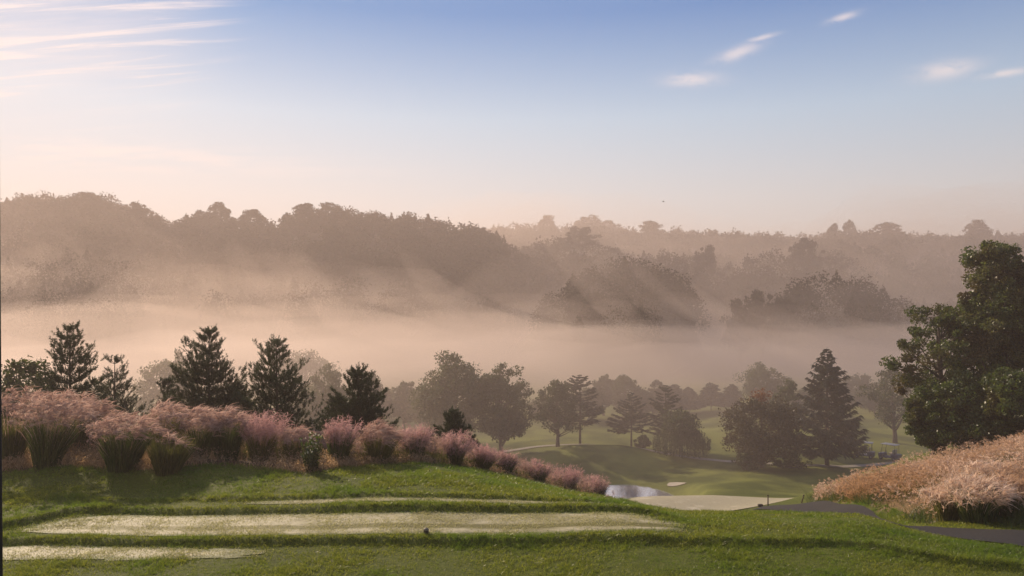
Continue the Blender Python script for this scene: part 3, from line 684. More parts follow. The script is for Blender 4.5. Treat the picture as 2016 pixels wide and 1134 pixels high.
def pine(rng, H, Rm, nsh=1.0, low=.06, up=.55, gap=0.0, shoot=.25, needle=.11, dense=24):
    """young pine: whorled rising limbs, bottle brush shoots"""
    tr = Acc(); tr.add(*tube(np.array([[0, 0, -.3], [.02, 0, H * .4], [-.02, .01, H * .75], [0, 0, H]]), [.03 * H * .5, .022 * H * .5, .012 * H * .5, .008], 7))
    sp = []; sd = []; sl = []
    h = low * H
    while h < H * .97:
        f = h / H; Lm = Rm * (1 - f) ** .72 * (.75 if f < .12 else 1) + .06
        nb = 8 if f < .7 else 5
        off = rng.uniform(0, 6.28)
        for k in range(nb):
            if rng.random() < gap: continue
            ang = off + k * 6.283 / nb + rng.normal(0, .25); L = Lm * rng.uniform(.5, 1.22)
            rise = up * (.55 + .75 * f) + rng.normal(0, .17)
            o = np.array([np.cos(ang), np.sin(ang), 0]); s = np.array([0, 0, h])
            t = np.linspace(0, 1, 6)[:, None]
            path = s + o * L * t + np.array([0, 0, 1]) * L * rise * (.35 * t + .65 * t ** 2.2)
            tr.add(*tube(path, np.linspace(.03, .008, 6) * (H / 5.5) * (1.1 - f * .6), 4))
            ns = max(5, int(L * 27 * nsh))
            for j in range(ns):
                tt = rng.uniform(.18, 1) if j else 1.0
                p = s + o * L * tt + np.array([0, 0, 1]) * L * rise * (.35 * tt + .65 * tt ** 2.2)
                side = np.array([-o[1], o[0], 0]) * rng.normal(0, .6)
                d = o * .42 + side * .5 + np.array([0, 0, .55 + .5 * f]) + rng.normal(size=3) * .2
                ll = shoot * rng.uniform(.6, 1.2) * (H / 5.5) ** .5
                sp.append(p + unit(side[None] + 1e-6)[0] * abs(rng.normal(0, .45)) * L * (1 - tt * .55)); sd.append(unit(d[None])[0]); sl.append(ll)
        h += H * .058 * rng.uniform(.75, 1.25)
    for k in range(5):
        sp.append(np.array([0, 0, H * .96])); sd.append(unit(np.array([[rng.normal(0, .25), rng.normal(0, .25), 1]]))[0]); sl.append(shoot * (1.5 if k == 0 else .8))
    sp = np.array(sp); sd = np.array(sd); sl = np.array(sl); n = len(sp)
    f = rng.random((n, dense))
    base = sp[:, None] + sd[:, None] * sl[:, None, None] * f[..., None]
    rad = rdir(n * dense, rng).reshape(n, dense, 3); rad -= (rad * sd[:, None]).sum(-1, keepdims=True) * sd[:, None]; rad = unit(rad)
    nd = unit(rad * .75 + sd[:, None] * .8)
    L = needle * rng.uniform(.7, 1.2, (n, dense, 1)) * (1 - .35 * f[..., None])
    pts = np.stack([base, base + nd * L], 2).reshape(-1, 2, 3)
    V, q = ribbons(pts, [.02 * needle / .13, .007], rng=rng)
    # shoot stems
    V2, q2 = ribbons(np.stack([sp, sp + sd * sl[:, None]], 1), [.014, .01], rng=rng)
    return tr, np.vstack([V, V2]), np.vstack([q, q2 + len(V)])
def conifer(rng, H, Rm, low=.12, droop=.25, tiers=26, spray=.55, dens=1.0, power=.85, hang=.5, gap=0.05, width=.09):
    """spruce-like: drooping tiers with hanging twigs"""
    tr = Acc(); tr.add(*tube(np.array([[0, 0, -.4], [0, 0, H * .3], [.02, 0, H * .7], [0, 0, H]]), [.02 * H, .015 * H, .007 * H, .01], 8))
    P_ = []; D_ = []; L_ = []
    for i in range(tiers):
        f = i / (tiers - 1); h = H * (low + (1 - low) * f ** .93 * .985); Lm = Rm * (1 - f) ** power + .12
        nb = 7 if f < .8 else 5
        for k in range(nb):
            if rng.random() < gap: continue
            ang = rng.uniform(0, 6.28); L = Lm * rng.uniform(.6, 1.15)
            o = np.array([np.cos(ang), np.sin(ang), 0]); t = np.linspace(0, 1, 5)[:, None]
            dz = lambda t: L * ((.25 * f + .05) * t - droop * (1 - f * .8) * np.sin(t * 2.4) * .8 + .12 * t ** 3)
            path = np.array([0, 0, h]) + o * L * t + np.array([0, 0, 1]) * dz(t)
            tr.add(*tube(path, np.linspace(.006, .0015, 5) * H * (1.1 - f), 4))
            m = max(6, int(L * 22 * dens)); tt = rng.uniform(.12, 1.0, m) ** .8
            p = np.array([0, 0, h]) + o * L * tt[:, None] + np.array([0, 0, 1]) * dz(tt)[:, None]
            sd = np.array([-o[1], o[0], 0])[None] * rng.normal(0, .9, (m, 1)); d = o * .7 + sd + np.array([0, 0, -hang]) * rng.uniform(.2, 1.2, (m, 1)) + rng.normal(size=(m, 3)) * .15
            P_.append(p); D_.append(unit(d)); L_.append(spray * rng.uniform(.5, 1.2, m) * (1 - .45 * f))
    P_ = np.vstack(P_); D_ = np.vstack(D_); L_ = np.concatenate(L_)
    pts = arch(P_, D_, L_, np.tile([0, 0, -.25 * hang], (len(P_), 1)), 3)
    V, q = ribbons(pts, np.array([.6, 1, .2]) * width, rng=rng)
    top = np.array([[0, 0, H * .96]]); V2, q2 = ribbons(np.stack([top, top + [[0, 0, H * .05]]], 1), [.1, .03], rng=rng)
    return tr, np.vstack([V, V2]), np.vstack([q, q2 + len(V)])
def willow(rng, H, Wd, th):
    tr, V, q = broadleaf(rng, H, Wd * .8, th, 70, 60, .28, .4, .12)
    n = 420; d = rdir(n, rng); d[:, 2] = np.abs(d[:, 2]) * .7; b = Wd / 2
    s = d * [b, b, (H - th) * .75] * rng.uniform(.7, 1, (n, 1)) + [0, 0, th]
    L = np.minimum(rng.uniform(.8, 2.6, n), s[:, 2] - .35); L = np.maximum(L, .3)
    f = rng.random((n, 22)); c = s[:, None] + np.stack([rng.normal(0, .05, (n, 22)), rng.normal(0, .05, (n, 22)), -L[:, None] * f], -1)
    V2, q2 = leaves(c.reshape(-1, 3), .24, rng, 1.2, .3)
    return tr, np.vstack([V, V2]), np.vstack([q, q2 + len(V)])

def plant_tree(name, label, cat, gen, x, y, leafm, group=None, rot=0.0, z=None):
    tr, V, q = gen
    root = thing(name, label, cat, (x, y, tz(x, y) if z is None else z), group); root.rotation_euler = (0, 0, rot)
    tr.out('trunk', M['bark'], root, True)
    build('crown', V, q, None, leafm, root)
    return root
rg = np.random.default_rng
# --- young pines behind the bed: col, top row, depth, radius, params
def pine_at(px, top, Y, Rm, seed, label, **kw):
    Rm *= 1.12
    x, y = pxy(px, Y); z = tz(x, y); H = CZ + (HZ - top) / F * Y - z
    return plant_tree('pine_tree', label, 'pine tree', pine(rg(seed), H, Rm, **kw), x, y, M['needle'], 'young pines behind the planting bed', z=z)
pine_at(138, 645, 28.5, 1.65, 1, 'tall dark pine with open spiky top behind the largest grass clump, leftmost of the pines', gap=.12, nsh=.95)
pine_at(226, 700, 36, 1.75, 2, 'hazy thin pine just right of the leftmost tall pine', gap=.2, nsh=.8)
pine_at(196, 800, 26.5, .75, 3, 'tiny pine showing its tip between the two left pines', gap=.0)
pine_at(330, 745, 32, .95, 4, 'low spreading pine against the left flank of the broad bushy pine', gap=.1, nsh=1.0)
pine_at(412, 652, 30.5, 2.1, 5, 'broad bushy pine with pointed top, tallest of the pines', nsh=1.25)
pine_at(470, 760, 31, 1.2, 12, 'short dense pine filling the gap between the two tallest pines', nsh=1.2)
pine_at(545, 668, 29, 1.85, 6, 'narrow open topped pine with a wide right skirt above the pink dome', gap=.14, nsh=.95, up=.6)
pine_at(706, 724, 30, 1.45, 7, 'dense dark conical pine standing alone right of the group of pines', nsh=1.35)
pine_at(660, 790, 32, .9, 8, 'thin small pine leaning on the left side of the dense conical pine', gap=.1)
pine_at(893, 810, 31, 1.0, 9, 'small pine standing alone above the pink muhly clumps', nsh=1.1)
pine_at(845, 856, 32, .55, 10, 'smallest pine seedling left of the small lone pine')
pine_at(930, 868, 31, .55, 13, 'seedling pine at the right foot of the small lone pine')

# --- broadleaf trees, valley
def tree_at(px, top, base, w, seed, label, leafm='leaf', Y=None, thf=.16, ncl=110, lpc=62, leaf=.3, name='broadleaf_tree', group='trees in the misty valley', **kw):
    if Y is None: Y = 19.0 * F / (base - HZ)
    x, y = pxy(px, Y); z = tz(x, y); H = CZ + (HZ - top) / F * Y - z; Wd = w / F * Y
    return plant_tree(name, label, 'tree', broadleaf(rg(seed), H, Wd, H * thf, ncl, lpc, leaf, **kw), x, y, M[leafm], group, z=z)
tree_at(38, 694, 0, 150, 31, 'feathery leaved tree at the left edge behind the grasses', Y=36, ncl=120, leaf=.2, lumps=.5, droop=.6)
tree_at(325, 712, 0, 150, 32, 'rounded hazy tree seen between the left pines', Y=112, leaf=.36, ncl=130)
tree_at(346, 690, 0, 80, 33, 'sparse hazy treetop poking above the rounded tree between the left pines', Y=116, ncl=60, lpc=40, leaf=.36, thf=.3)
tree_at(640, 720, 0, 110, 34, 'hazy tree with knobbly crown left of the dense conical pine', Y=98, ncl=110, lumps=.5, leaf=.36)
tree_at(590, 760, 0, 100, 35, 'low hazy tree between the open topped pine and the knobbly tree', Y=104, leaf=.36)
tree_at(735, 738, 0, 80, 36, 'pale hazy tree behind the right side of the dense conical pine', Y=112, leaf=.38)
tree_at(600, 690, 0, 130, 37, 'faint grey tree deep in the mist above the knobbly tree', Y=150, leaf=.5)
tree_at(795, 752, 0, 75, 38, 'faint narrow tree left of the big dome shaped tree', Y=112, leaf=.36)
tree_at(838, 765, 0, 70, 39, 'faint tree touching the left side of the big dome shaped tree', Y=108, leaf=.36)
tree_at(893, 702, 893, 165, 40, 'big dome shaped tree, largest of the valley trees', ncl=240, lpc=80, leaf=.36, tap=1.5, lumps=.22, fill=.3)
tree_at(986, 716, 897, 125, 41, 'tall oval tree against the right side of the big dome shaped tree', ncl=190, lpc=80, leaf=.36, thf=.1, tap=1.3, fill=.3)
tree_at(915, 850, 0, 60, 42, 'low hazy shrub tree below the big dome shaped tree', Y=78, ncl=60, thf=.05)
tree_at(1098, 750, 891, 100, 43, 'broad tree with bare trunk left of the layered pine by the pale path', ncl=120, thf=.2, tap=1.5)
tree_at(1188, 740, 0, 55, 44, 'faint tree behind the layered pine, left of a rounded pair', Y=128, leaf=.4)
tree_at(1232, 740, 0, 80, 45, 'faint rounded tree above the small valley conifer', Y=126, leaf=.4)
tree_at(1505, 718, 0, 110, 46, 'hazy feathery tree behind the reddish maple', Y=122, leaf=.38, lumps=.5)
tree_at(1552, 752, 0, 75, 47, 'rounded tree squeezed between the reddish maple and the spruce', Y=94)
tree_at(1690, 740, 0, 75, 48, 'pale hazy tree right of the spruce', Y=135, leaf=.4)
tree_at(1645, 760, 0, 80, 53, 'pale hazy tree hidden behind the spruce', Y=140, leaf=.4)
for px, top, w, sd, lab in ((700, 762, 80, 54, 'faint rounded tree low in the mist behind the dense conical pine'), (762, 770, 70, 55, 'faint small tree between the conical pine and the narrow misty tree'), (1062, 790, 60, 56, 'faint small tree in the gap left of the broad bare trunked tree'),
                            (1160, 764, 70, 57, 'faint tree hidden behind the layered pine'), (1270, 770, 60, 58, 'faint tree between the small valley conifer and the tufted conifer'), (1590, 770, 80, 59, 'faint tree behind the left side of the spruce'), (1722, 765, 80, 61, 'faint tree right of the pale hazy tree beyond the spruce')):
    tree_at(px, top, 0, w, sd, lab, Y=124, leaf=.4)
tree_at(1762, 722, 885, 120, 49, 'loose crowned tree on the lit slope left of the big right hand tree', thf=.2, ncl=95, lumps=.45)
mp = tree_at(1500, 782, 935, 158, 50, 'low rounded maple with red tip and drooping skirt', 'leafred', thf=.06, ncl=190, lpc=75, tap=1.3, lumps=.22, name='maple_tree')
# red tip of the maple
Ym = 19.0 * F / 335; mx, my = pxy(1500, Ym)
tip = np.array([at(1497, 780, Ym)]) - np.array([[mx, my, mp.location.z]])
pts = tip + rg(51).normal(size=(260, 3)) * [.5, .5, .35]
V, q = leaves(pts, .3, rg(52), .1); build('red_foliage', V, q, None, M['redtip'], mp)
x, y = pxy(1342, 91); z = tz(x, y)
plant_tree('willow_tree', 'weeping willow with hanging strands beside the pale path', 'tree', willow(rg(60), CZ + (HZ - 808) / F * 91 - z, 115 / F * 91, 1.7), x, y, M['leaf'], 'trees in the misty valley', z=z)
def con_at(px, top, base, w, seed, label, name='conifer_tree', Y=None, lm='spruce', **kw):
    if Y is None: Y = 19.0 * F / (base - HZ)
    x, y = pxy(px, Y); z = tz(x, y); H = CZ + (HZ - top) / F * Y - z
    return plant_tree(name, label, 'conifer', conifer(rg(seed), H, w / 2 / F * Y, **kw), x, y, M[lm], 'trees in the misty valley', z=z)
con_at(1628, 685, 930, 150, 70, 'tall spruce with drooping tiers, tallest tree on the valley floor', 'spruce_tree', low=.16, tiers=34, spray=.75, dens=1.6, width=.12)
con_at(1142, 738, 882, 90, 71, 'layered pine with flat spreading limbs and bare trunk', low=.3, droop=.05, tiers=17, spray=.6, dens=1.7, hang=.1, power=.5, width=.14)
con_at(1243, 772, 884, 88, 72, 'small valley conifer with flat limbs and bare trunk right of the layered pine', low=.28, droop=.05, tiers=15, spray=.55, dens=1.6, hang=.15, power=.7, width=.13)
con_at(1310, 758, 890, 92, 73, 'conifer with tufted top standing behind the weeping willow', low=.25, droop=.05, tiers=16, spray=.55, dens=1.6, hang=.15, power=.6, width=.13)
for px, top, w, sd, lab in ((1293, 748, 55, 74, 'faint conifer left of the tufted conifer in the mist'), (1328, 757, 50, 75, 'faint conifer right of the tufted conifer in the mist'),
                            (1357, 762, 42, 76, 'faint small conifer, left one of three in a row above the willow'), (1400, 754, 50, 77, 'faint small conifer with visible trunk, middle of three in a row above the willow'),
                            (1440, 757, 44, 78, 'faint small conifer, right one of three in a row above the willow')):
    con_at(px, top, 815, w, sd, lab, Y=129.5, low=.22, droop=.1, tiers=16, spray=.8, dens=1.5, hang=.2, power=.7, width=.22)

# --- big trees at the right
def big_tree(px, top, Y, w, seed, label, thf, z=None, **kw):
    x, y = pxy(px, Y); z = tz(x, y) if z is None else z; H = CZ + (HZ - top) / F * Y - z
    return plant_tree('oak_tree', label, 'tree', broadleaf(rg(seed), H, w / F * Y, H * thf, **kw), x, y, M['leafdark'], 'dark trees above the copper slope', z=z)
big_tree(1960, 455, 46, 180, 80, 'tallest dark green tree at the right edge above the copper slope', .1, ncl=340, lpc=190, leaf=.18, lumps=.5, clr=.09, fill=.25, tap=.7)
big_tree(1846, 584, 47, 165, 81, 'dark tree with brownish leaves and open gaps, left of the tallest right hand tree', .25, ncl=105, lpc=200, leaf=.18, lumps=.4, clr=.1, fill=.4, tap=1.6)
big_tree(2080, 490, 44, 180, 82, 'dark tree cut by the right frame edge', .1, ncl=200, lpc=150, leaf=.18, lumps=.4, clr=.09)
for px, top, Y, w, sd, lab in ((1835, 760, 44, 110, 83, 'dense dark bush under the open gapped tree'), (1900, 740, 43, 150, 84, 'wide dark bush under the tallest right hand tree'), (1990, 715, 41, 130, 85, 'olive bush at the right edge above the copper slope')):
    x, y = pxy(px, Y); z = tz(x, y); H = CZ + (HZ - top) / F * Y - z
    plant_tree('large_bush', lab, 'bush', broadleaf(rg(sd), H, w / F * Y, H * .04, 150, 140, .17, lumps=.35, clr=.11), x, y, M['leafdark'], 'bushes at the foot of the dark trees', z=z)
# valley shrubs
for px, base, w, h, sd, lab in ((1265, 896, 34, 26, 90, 'small dark shrub on the slope above the pond'), (1470, 938, 60, 30, 91, 'low shrub at the left foot of the reddish maple'), (1555, 936, 70, 32, 92, 'low shrub between the reddish maple and the spruce')):
    Y = 19.0 * F / (base - HZ); x, y = pxy(px, Y); z = tz(x, y)
    plant_tree('low_shrub', lab, 'shrub', broadleaf(rg(sd), h / F * Y, w / F * Y, .05, 40, 50, .24), x, y, M['leaf'], 'shrubs on the valley floor', z=z)

# reeds by the pond
def reeds():
    rng = rg(95); n = 5200
    x = rng.normal(9.2, 1.6, n); y = rng.normal(67.5, 1.7, n); kp = (((x - POND[0]) / POND[2]) ** 2 + ((y - POND[1]) / POND[3]) ** 2 > .75); x, y = x[kp], y[kp]
    V, q = blades(x, y, rng.uniform(.5, 1.25, len(x)), .04, .18, rng)
    tag(build('pond_reeds', V, q, None, M['lowgrass']), 'brown reeds at the near edge of the pond', 'reeds', kind='stuff')
reeds()

# ------------------------------------------------------------------ distant woods (one mass per ridge)
def woods():
    rng = rg(300)
    xs = []; ys = []
    for y0, y1, sp in ((160, 260, 6.2), (260, 420, 7.0), (420, 560, 9), (560, 760, 11), (760, 1000, 14)):
        n = int(1.7 * (y1 ** 2 - y0 ** 2) / 2 / sp ** 2)
        y = np.sqrt(rng.uniform(y0 ** 2, y1 ** 2, n)); u = rng.uniform(-.85, .85, n); xs.append(u * y); ys.append(y)
    x = np.concatenate(xs); y = np.concatenate(ys); z = terrain(x, y)
    kp = z > -8.5; x, y, z = x[kp], y[kp], z[kp]
    H = rng.uniform(9, 14.5, len(x)) * (1 + .1 * sstep(500, 900, y)); el = (z + H - CZ) / y
    # keep what can be seen or nearly seen
    az = np.clip(((x / y + .9) * 260).astype(int), 0, 467); o = np.argsort(y); hor = np.full(468, -9.0); keep = np.zeros(len(x), bool)
    for i in o:
        a = az[i]; keep[i] = el[i] + 14 / y[i] > hor[a]
        hor[a] = max(hor[a], (z[i] + H[i] * .7 - CZ) / y[i])
    x, y, z, H = x[keep], y[keep], z[keep], H[keep]
    own = np.where((y < 345) & (x > -20), 0, np.where(y < 425, 1, np.where(y < 595, 2, 3)))
    labs = ['wooded spur and knoll of misty trees in the middle distance', 'long wooded ridge on the left with an uneven treetop line', 'hazy wooded slopes on the right beyond the spur', 'palest farthest wooded ridge along the skyline']
    for g in range(4):
        s = own == g
        if not s.any(): continue
        X, Y_, Z, HH = x[s], y[s], z[s], H[s]; n = len(X)
        nl = 520 if g < 1 else (360 if g == 1 else (170 if g == 2 else 110))
        con = (rng.random(n) < .18)
        wd = np.where(con, HH * .2, HH * rng.uniform(.3, .46, n))
        d = rdir(n * nl, rng).reshape(n, nl, 3); r = rng.uniform(.55, 1.0, (n, nl, 1))
        s1 = rng.uniform(0, 99, (n, 1))
        lob = .68 + .64 * fbm(d[..., 0] * 1.7 + s1 + d[..., 2] * .7, d[..., 1] * 1.7 + s1, 2)
        p = d * r * lob[..., None]
        up = np.clip(p[..., 2], 0, 1); tap = np.where(con[:, None], 1 - .8 * up, 1)
        c = np.stack([X[:, None] + p[..., 0] * wd[:, None] * tap * 1.15, Y_[:, None] + p[..., 1] * wd[:, None] * tap * 1.15, Z[:, None] + HH[:, None] * (.56 + .46 * p[..., 2])], -1)
        V, q = leaves(c.reshape(-1, 3), np.repeat(np.clip(Y_ * .0029, .55, 2.2), nl) * rng.uniform(.6, 1.3, n * nl), rng, .1, .8)
        tag(build('distant_woodland', V, q, None, M['wood']), labs[g], 'woodland', kind='stuff')
        print('woods', g, n)
woods()
# trees one can tell apart on the ridges: col, top row, depth, width px, label
SK = [(432, 392, 400, 46, 'round topped tree standing above a dip in the left ridge'), (396, 408, 396, 34, 'smaller tree left of the round topped tree in the ridge dip'),
      (495, 404, 392, 52, 'wide tree on the left ridge just left of the bright notch'), (602, 393, 388, 48, 'tall uneven tree just right of the bright notch on the left ridge'), (648, 393, 390, 50, 'broad tree crowning the ridge right of the bright notch'),
      (275, 392, 385, 44, 'tree at the step where the left ridge drops'), (175, 372, 388, 50, 'tree on the highest part of the left ridge'), (565, 412, 392, 26, 'thin airy tree standing in the bright notch'),
      (1458, 580, 228, 38, 'thin tree at the left of a misty trio'), (1503, 562, 228, 48, 'tallest tree in the middle of the misty trio'), (1545, 574, 227, 46, 'right tree of the misty trio'),
      (1585, 466, 440, 52, 'round tree alone in the mist on the right slope'), (1155, 425, 760, 62, 'palest dome shaped treetop on the far skyline'), (1197, 431, 765, 48, 'second pale domed treetop right of the palest dome'),
      (1078, 421, 640, 34, 'far skyline tree left of the palest dome'), (1280, 433, 650, 48, 'far skyline tree right of the pale domes'), (1672, 433, 535, 24, 'pointed tree among the right skyline'), (1640, 438, 535, 20, 'pointed tree just left of another pointed skyline tree'),
      (1925, 430, 530, 40, 'flat topped tree on the right skyline'), (1745, 436, 530, 48, 'broad dark tree on the right skyline'), (1145, 446, 470, 54, 'hazy tree crowning the slope behind the spur'), (1390, 480, 440, 40, 'bushy misty tree on the slope above the trio'),
      (1105, 466, 460, 30, 'narrow hazy tree at the top of the right slope near the left ridge end')]
protos = []
for s in range(4):
    tr, V, q = broadleaf(rg(400 + s), 12.0, 9.0, 2.2, 110, 50, .62, .35, .11, 1.4, .4)
    protos.append((tr, V, q))
made = {}
for i, (px, top, Y, w, lab) in enumerate(SK):
    k = i % 4; top += 5 if Y < 410 else 0
    x, y = pxy(px, Y); z = tz(x, y); H = CZ + (HZ - top) / F * Y - z
    if H < 7: z -= (9 - H) * .6; H = CZ + (HZ - top) / F * Y - z
    H = max(H, 7)
    sx = max((w / F * Y) / 9.0 * 1.15, H / 12 * .62); sc = H / 12.0
    if k not in made:
        made[k] = plant_tree('ridge_tree', lab, 'tree', protos[k], x, y, M['wood'], 'trees that stand out on the ridges', z=z); r = made[k]
        r.rotation_euler = (0, 0, i * 1.3); r.scale = (sx, sx, sc)
    else:
        dup(made[k], (x, y, z), lab, i * 1.3, sc, None, sx / sc)

# ------------------------------------------------------------------ small objects
def box(a, cx, cy, cz, sx, sy, sz):
    v = np.array([(x, y, z) for x in (-1, 1) for y in (-1, 1) for z in (-1, 1)], float) * [sx / 2, sy / 2, sz / 2] + [cx, cy, cz]
    a.add(v, [(0, 1, 3, 2), (4, 6, 7, 5), (0, 4, 5, 1), (2, 3, 7, 6), (0, 2, 6, 4), (1, 5, 7, 3)])
def bevel(o, w=.01, seg=2):
    b = o.modifiers.new('bevel', 'BEVEL'); b.width = w; b.segments = seg; b.limit_method = 'ANGLE'
# porch post at the extreme left
xr0 = (7 - 1008) / F * 1.41
root = thing('porch_post', 'dark painted porch post at the extreme left edge', 'post', (xr0 - .055, 1.355, tz(-1, 1.3)))
a = Acc(); box(a, 0, 0, 4.0, .11, .11, 8.0); o = a.out('shaft', M['post'], root); bevel(o, .008)
a = Acc(); box(a, 0, 0, .1, .17, .17, .2); o = a.out('base_block', M['post'], root); bevel(o, .01)
root.rotation_euler = (0, math.radians(-.42), 0)
root.location.x += 5.0 * math.sin(math.radians(.42)) - .001
# tee marker
x, y = pxy(839, 15.83)
root = thing('tee_marker', 'small dark block tee marker with pale rounded top on the front tee', 'tee marker', (x, y, tz(x, y) + .02))
a = Acc(); prof = np.array([(0, 0), (.052, 0), (.055, .02), (.055, .085)])
def lathe(a, prof, n=20):
    th = np.arange(n) / n * 2 * np.pi; k = len(prof)
    V = np.stack([prof[:, 0][:, None] * np.cos(th), prof[:, 0][:, None] * np.sin(th), np.repeat(prof[:, 1][:, None], n, 1)], -1)
    i = np.arange(k - 1)[:, None] * n; j = np.arange(n)[None]; j2 = (j + 1) % n
    a.add(V.reshape(-1, 3), np.stack([i + j, i + j2, i + n + j2, i + n + j], -1).reshape(-1, 4))
lathe(a, prof); a.out('block', M['marker'], root, True)
a = Acc(); lathe(a, np.array([(.0562, .083), (.0562, .095), (.05, .112), (.036, .124), (.018, .13), (0.0005, .131)])); a.out('cap', M['markertop'], root, True)
# stakes and box by the path
def stake(px, base, top, Y, tilt, label):
    x, y = pxy(px, Y); z = tz(x, y); h = (base - top) / F * Y
    root = thing('path_stake', label, 'stake', (x, y, z), 'stakes beside the cart path')
    a = Acc(); a.add(*tube(np.array([[0, 0, -.15], [0, 0, h * .5], [0, 0, h]]), [.035, .033, .03], 8)); a.out('shaft', M['stake'], root, True)
    a = Acc(); a.add(*tube(np.array([[0, 0, h - .01], [0, 0, h + .04]]), [.045, .04], 8)); a.out('cap', M['marker'], root, True)
    root.rotation_euler = (0, math.radians(tilt), 0)
stake(1512, 995, 975, 40.2, 0, 'upright thin stake at the end of the asphalt path')
stake(1578, 990, 974, 40.2, 16, 'leaning thin stake right of the upright one beside the copper grass')
x, y = pxy(1497, 40.4)
root = thing('marker_block', 'small dark block on the ground left of the upright stake', 'block', (x, y, tz(x, y)))
a = Acc(); box(a, 0, 0, .07, .26, .2, .16); o = a.out('body', M['marker'], root); bevel(o, .03)
# golf carts
def cart(px, Y, rot, label, src=None):
    x, y = pxy(px, Y); z = tz(x, y) + .06
    if src: return dup(src, (x, y, z), label, rot)
    root = thing('golf_cart', label, 'golf cart', (x, y, z), 'golf carts parked on the valley path'); root.rotation_euler = (0, 0, rot)
    a = Acc(); box(a, 0, 0, .36, 2.2, 1.12, .16); box(a, .85, 0, .58, .55, 1.1, .34); box(a, -.72, 0, .6, .8, 1.12, .4); o = a.out('body', M['cartbody'], root); bevel(o, .06, 3)
    a = Acc(); box(a, -.3, 0, .83, .5, 1.05, .14); box(a, -.56, 0, 1.08, .12, 1.05, .42); o = a.out('seat', M['seat'], root); bevel(o, .04)
    a = Acc(); box(a, -.05, 0, 1.84, 1.75, 1.15, .07); o = a.out('roof', M['cartroof'], root); bevel(o, .03)
    for sy in (-.5, .5):
        for p0, p1 in (((.82, sy, .7), (.6, sy, 1.82)), ((-.8, sy, .8), (-.78, sy, 1.82))):
            a = Acc(); a.add(*tube(np.array([p0, p1]), [.022, .022], 6)); a.out('roof_post', M['tyre'], root)
    a = Acc(); a.add(*tube(np.array([[.55, .25, .75], [.32, .25, 1.05]]), [.02, .02], 6)); th = np.linspace(0, 6.283, 13)
    a.add(*tube(np.stack([.32 + .08 * np.cos(th), .25 + .16 * np.sin(th), 1.05 + .12 * np.cos(th)], 1), np.full(13, .016), 5)); a.out('steering_wheel', M['tyre'], root)
    for sx in (-.72, .78):
        for sy in (-.52, .52):
            a = Acc(); a.add(*tube(np.array([[sx, sy - .09, .23], [sx, sy - .07, .23], [sx, sy + .07, .23], [sx, sy + .09, .23]]), [.19, .23, .23, .19], 16)); w = a.out('wheel', M['tyre'], root)
            b = Acc(); b.add(*tube(np.array([[sx, sy - .1, .23], [sx, sy + .1, .23]]), [.1, .1], 12)); b.out('rim', M['cartroof'], w)
    for sy in (-.38, .38):
        a = Acc(); a.add(*tube(np.array([[1.1, sy, .6], [1.14, sy, .6]]), [.07, .06], 10)); a.out('headlight', M['cartroof'], root)
    return root
c0 = cart(1702, 88.5, 2.6, 'golf cart nearer the spruce, mostly in tree shade')
cart(1752, 87.0, 2.2, 'golf cart farther right, half behind the copper slope', c0)
# bird
x, y, z = at(1306, 397, 150)
root = thing('flying_bird', 'tiny dark bird flying above the far skyline', 'bird', (x, y, z))
a = Acc(); a.add(*tube(np.array([[-.28, 0, 0], [-.12, 0, .01], [.05, 0, .02], [.2, 0, .02], [.3, 0, .0]]), [.02, .055, .075, .045, .01], 8)); a.out('body', M['bird'], root, True)
for s in (-1, 1):
    v = np.array([(.12, 0, .03), (-.1, 0, .03), (.1, s * .28, .12), (-.1, s * .26, .12), (-.02, s * .55, .06), (-.1, s * .54, .06)]); v2 = v - [0, 0, .015]
    build('wing', np.vstack([v, v2]), [(0, 1, 3, 2), (2, 3, 5, 4), (6, 8, 9, 7), (8, 10, 11, 9), (0, 2, 8, 6), (2, 4, 10, 8), (4, 5, 11, 10), (5, 3, 9, 11), (3, 1, 7, 9)], None, M['bird'], root)

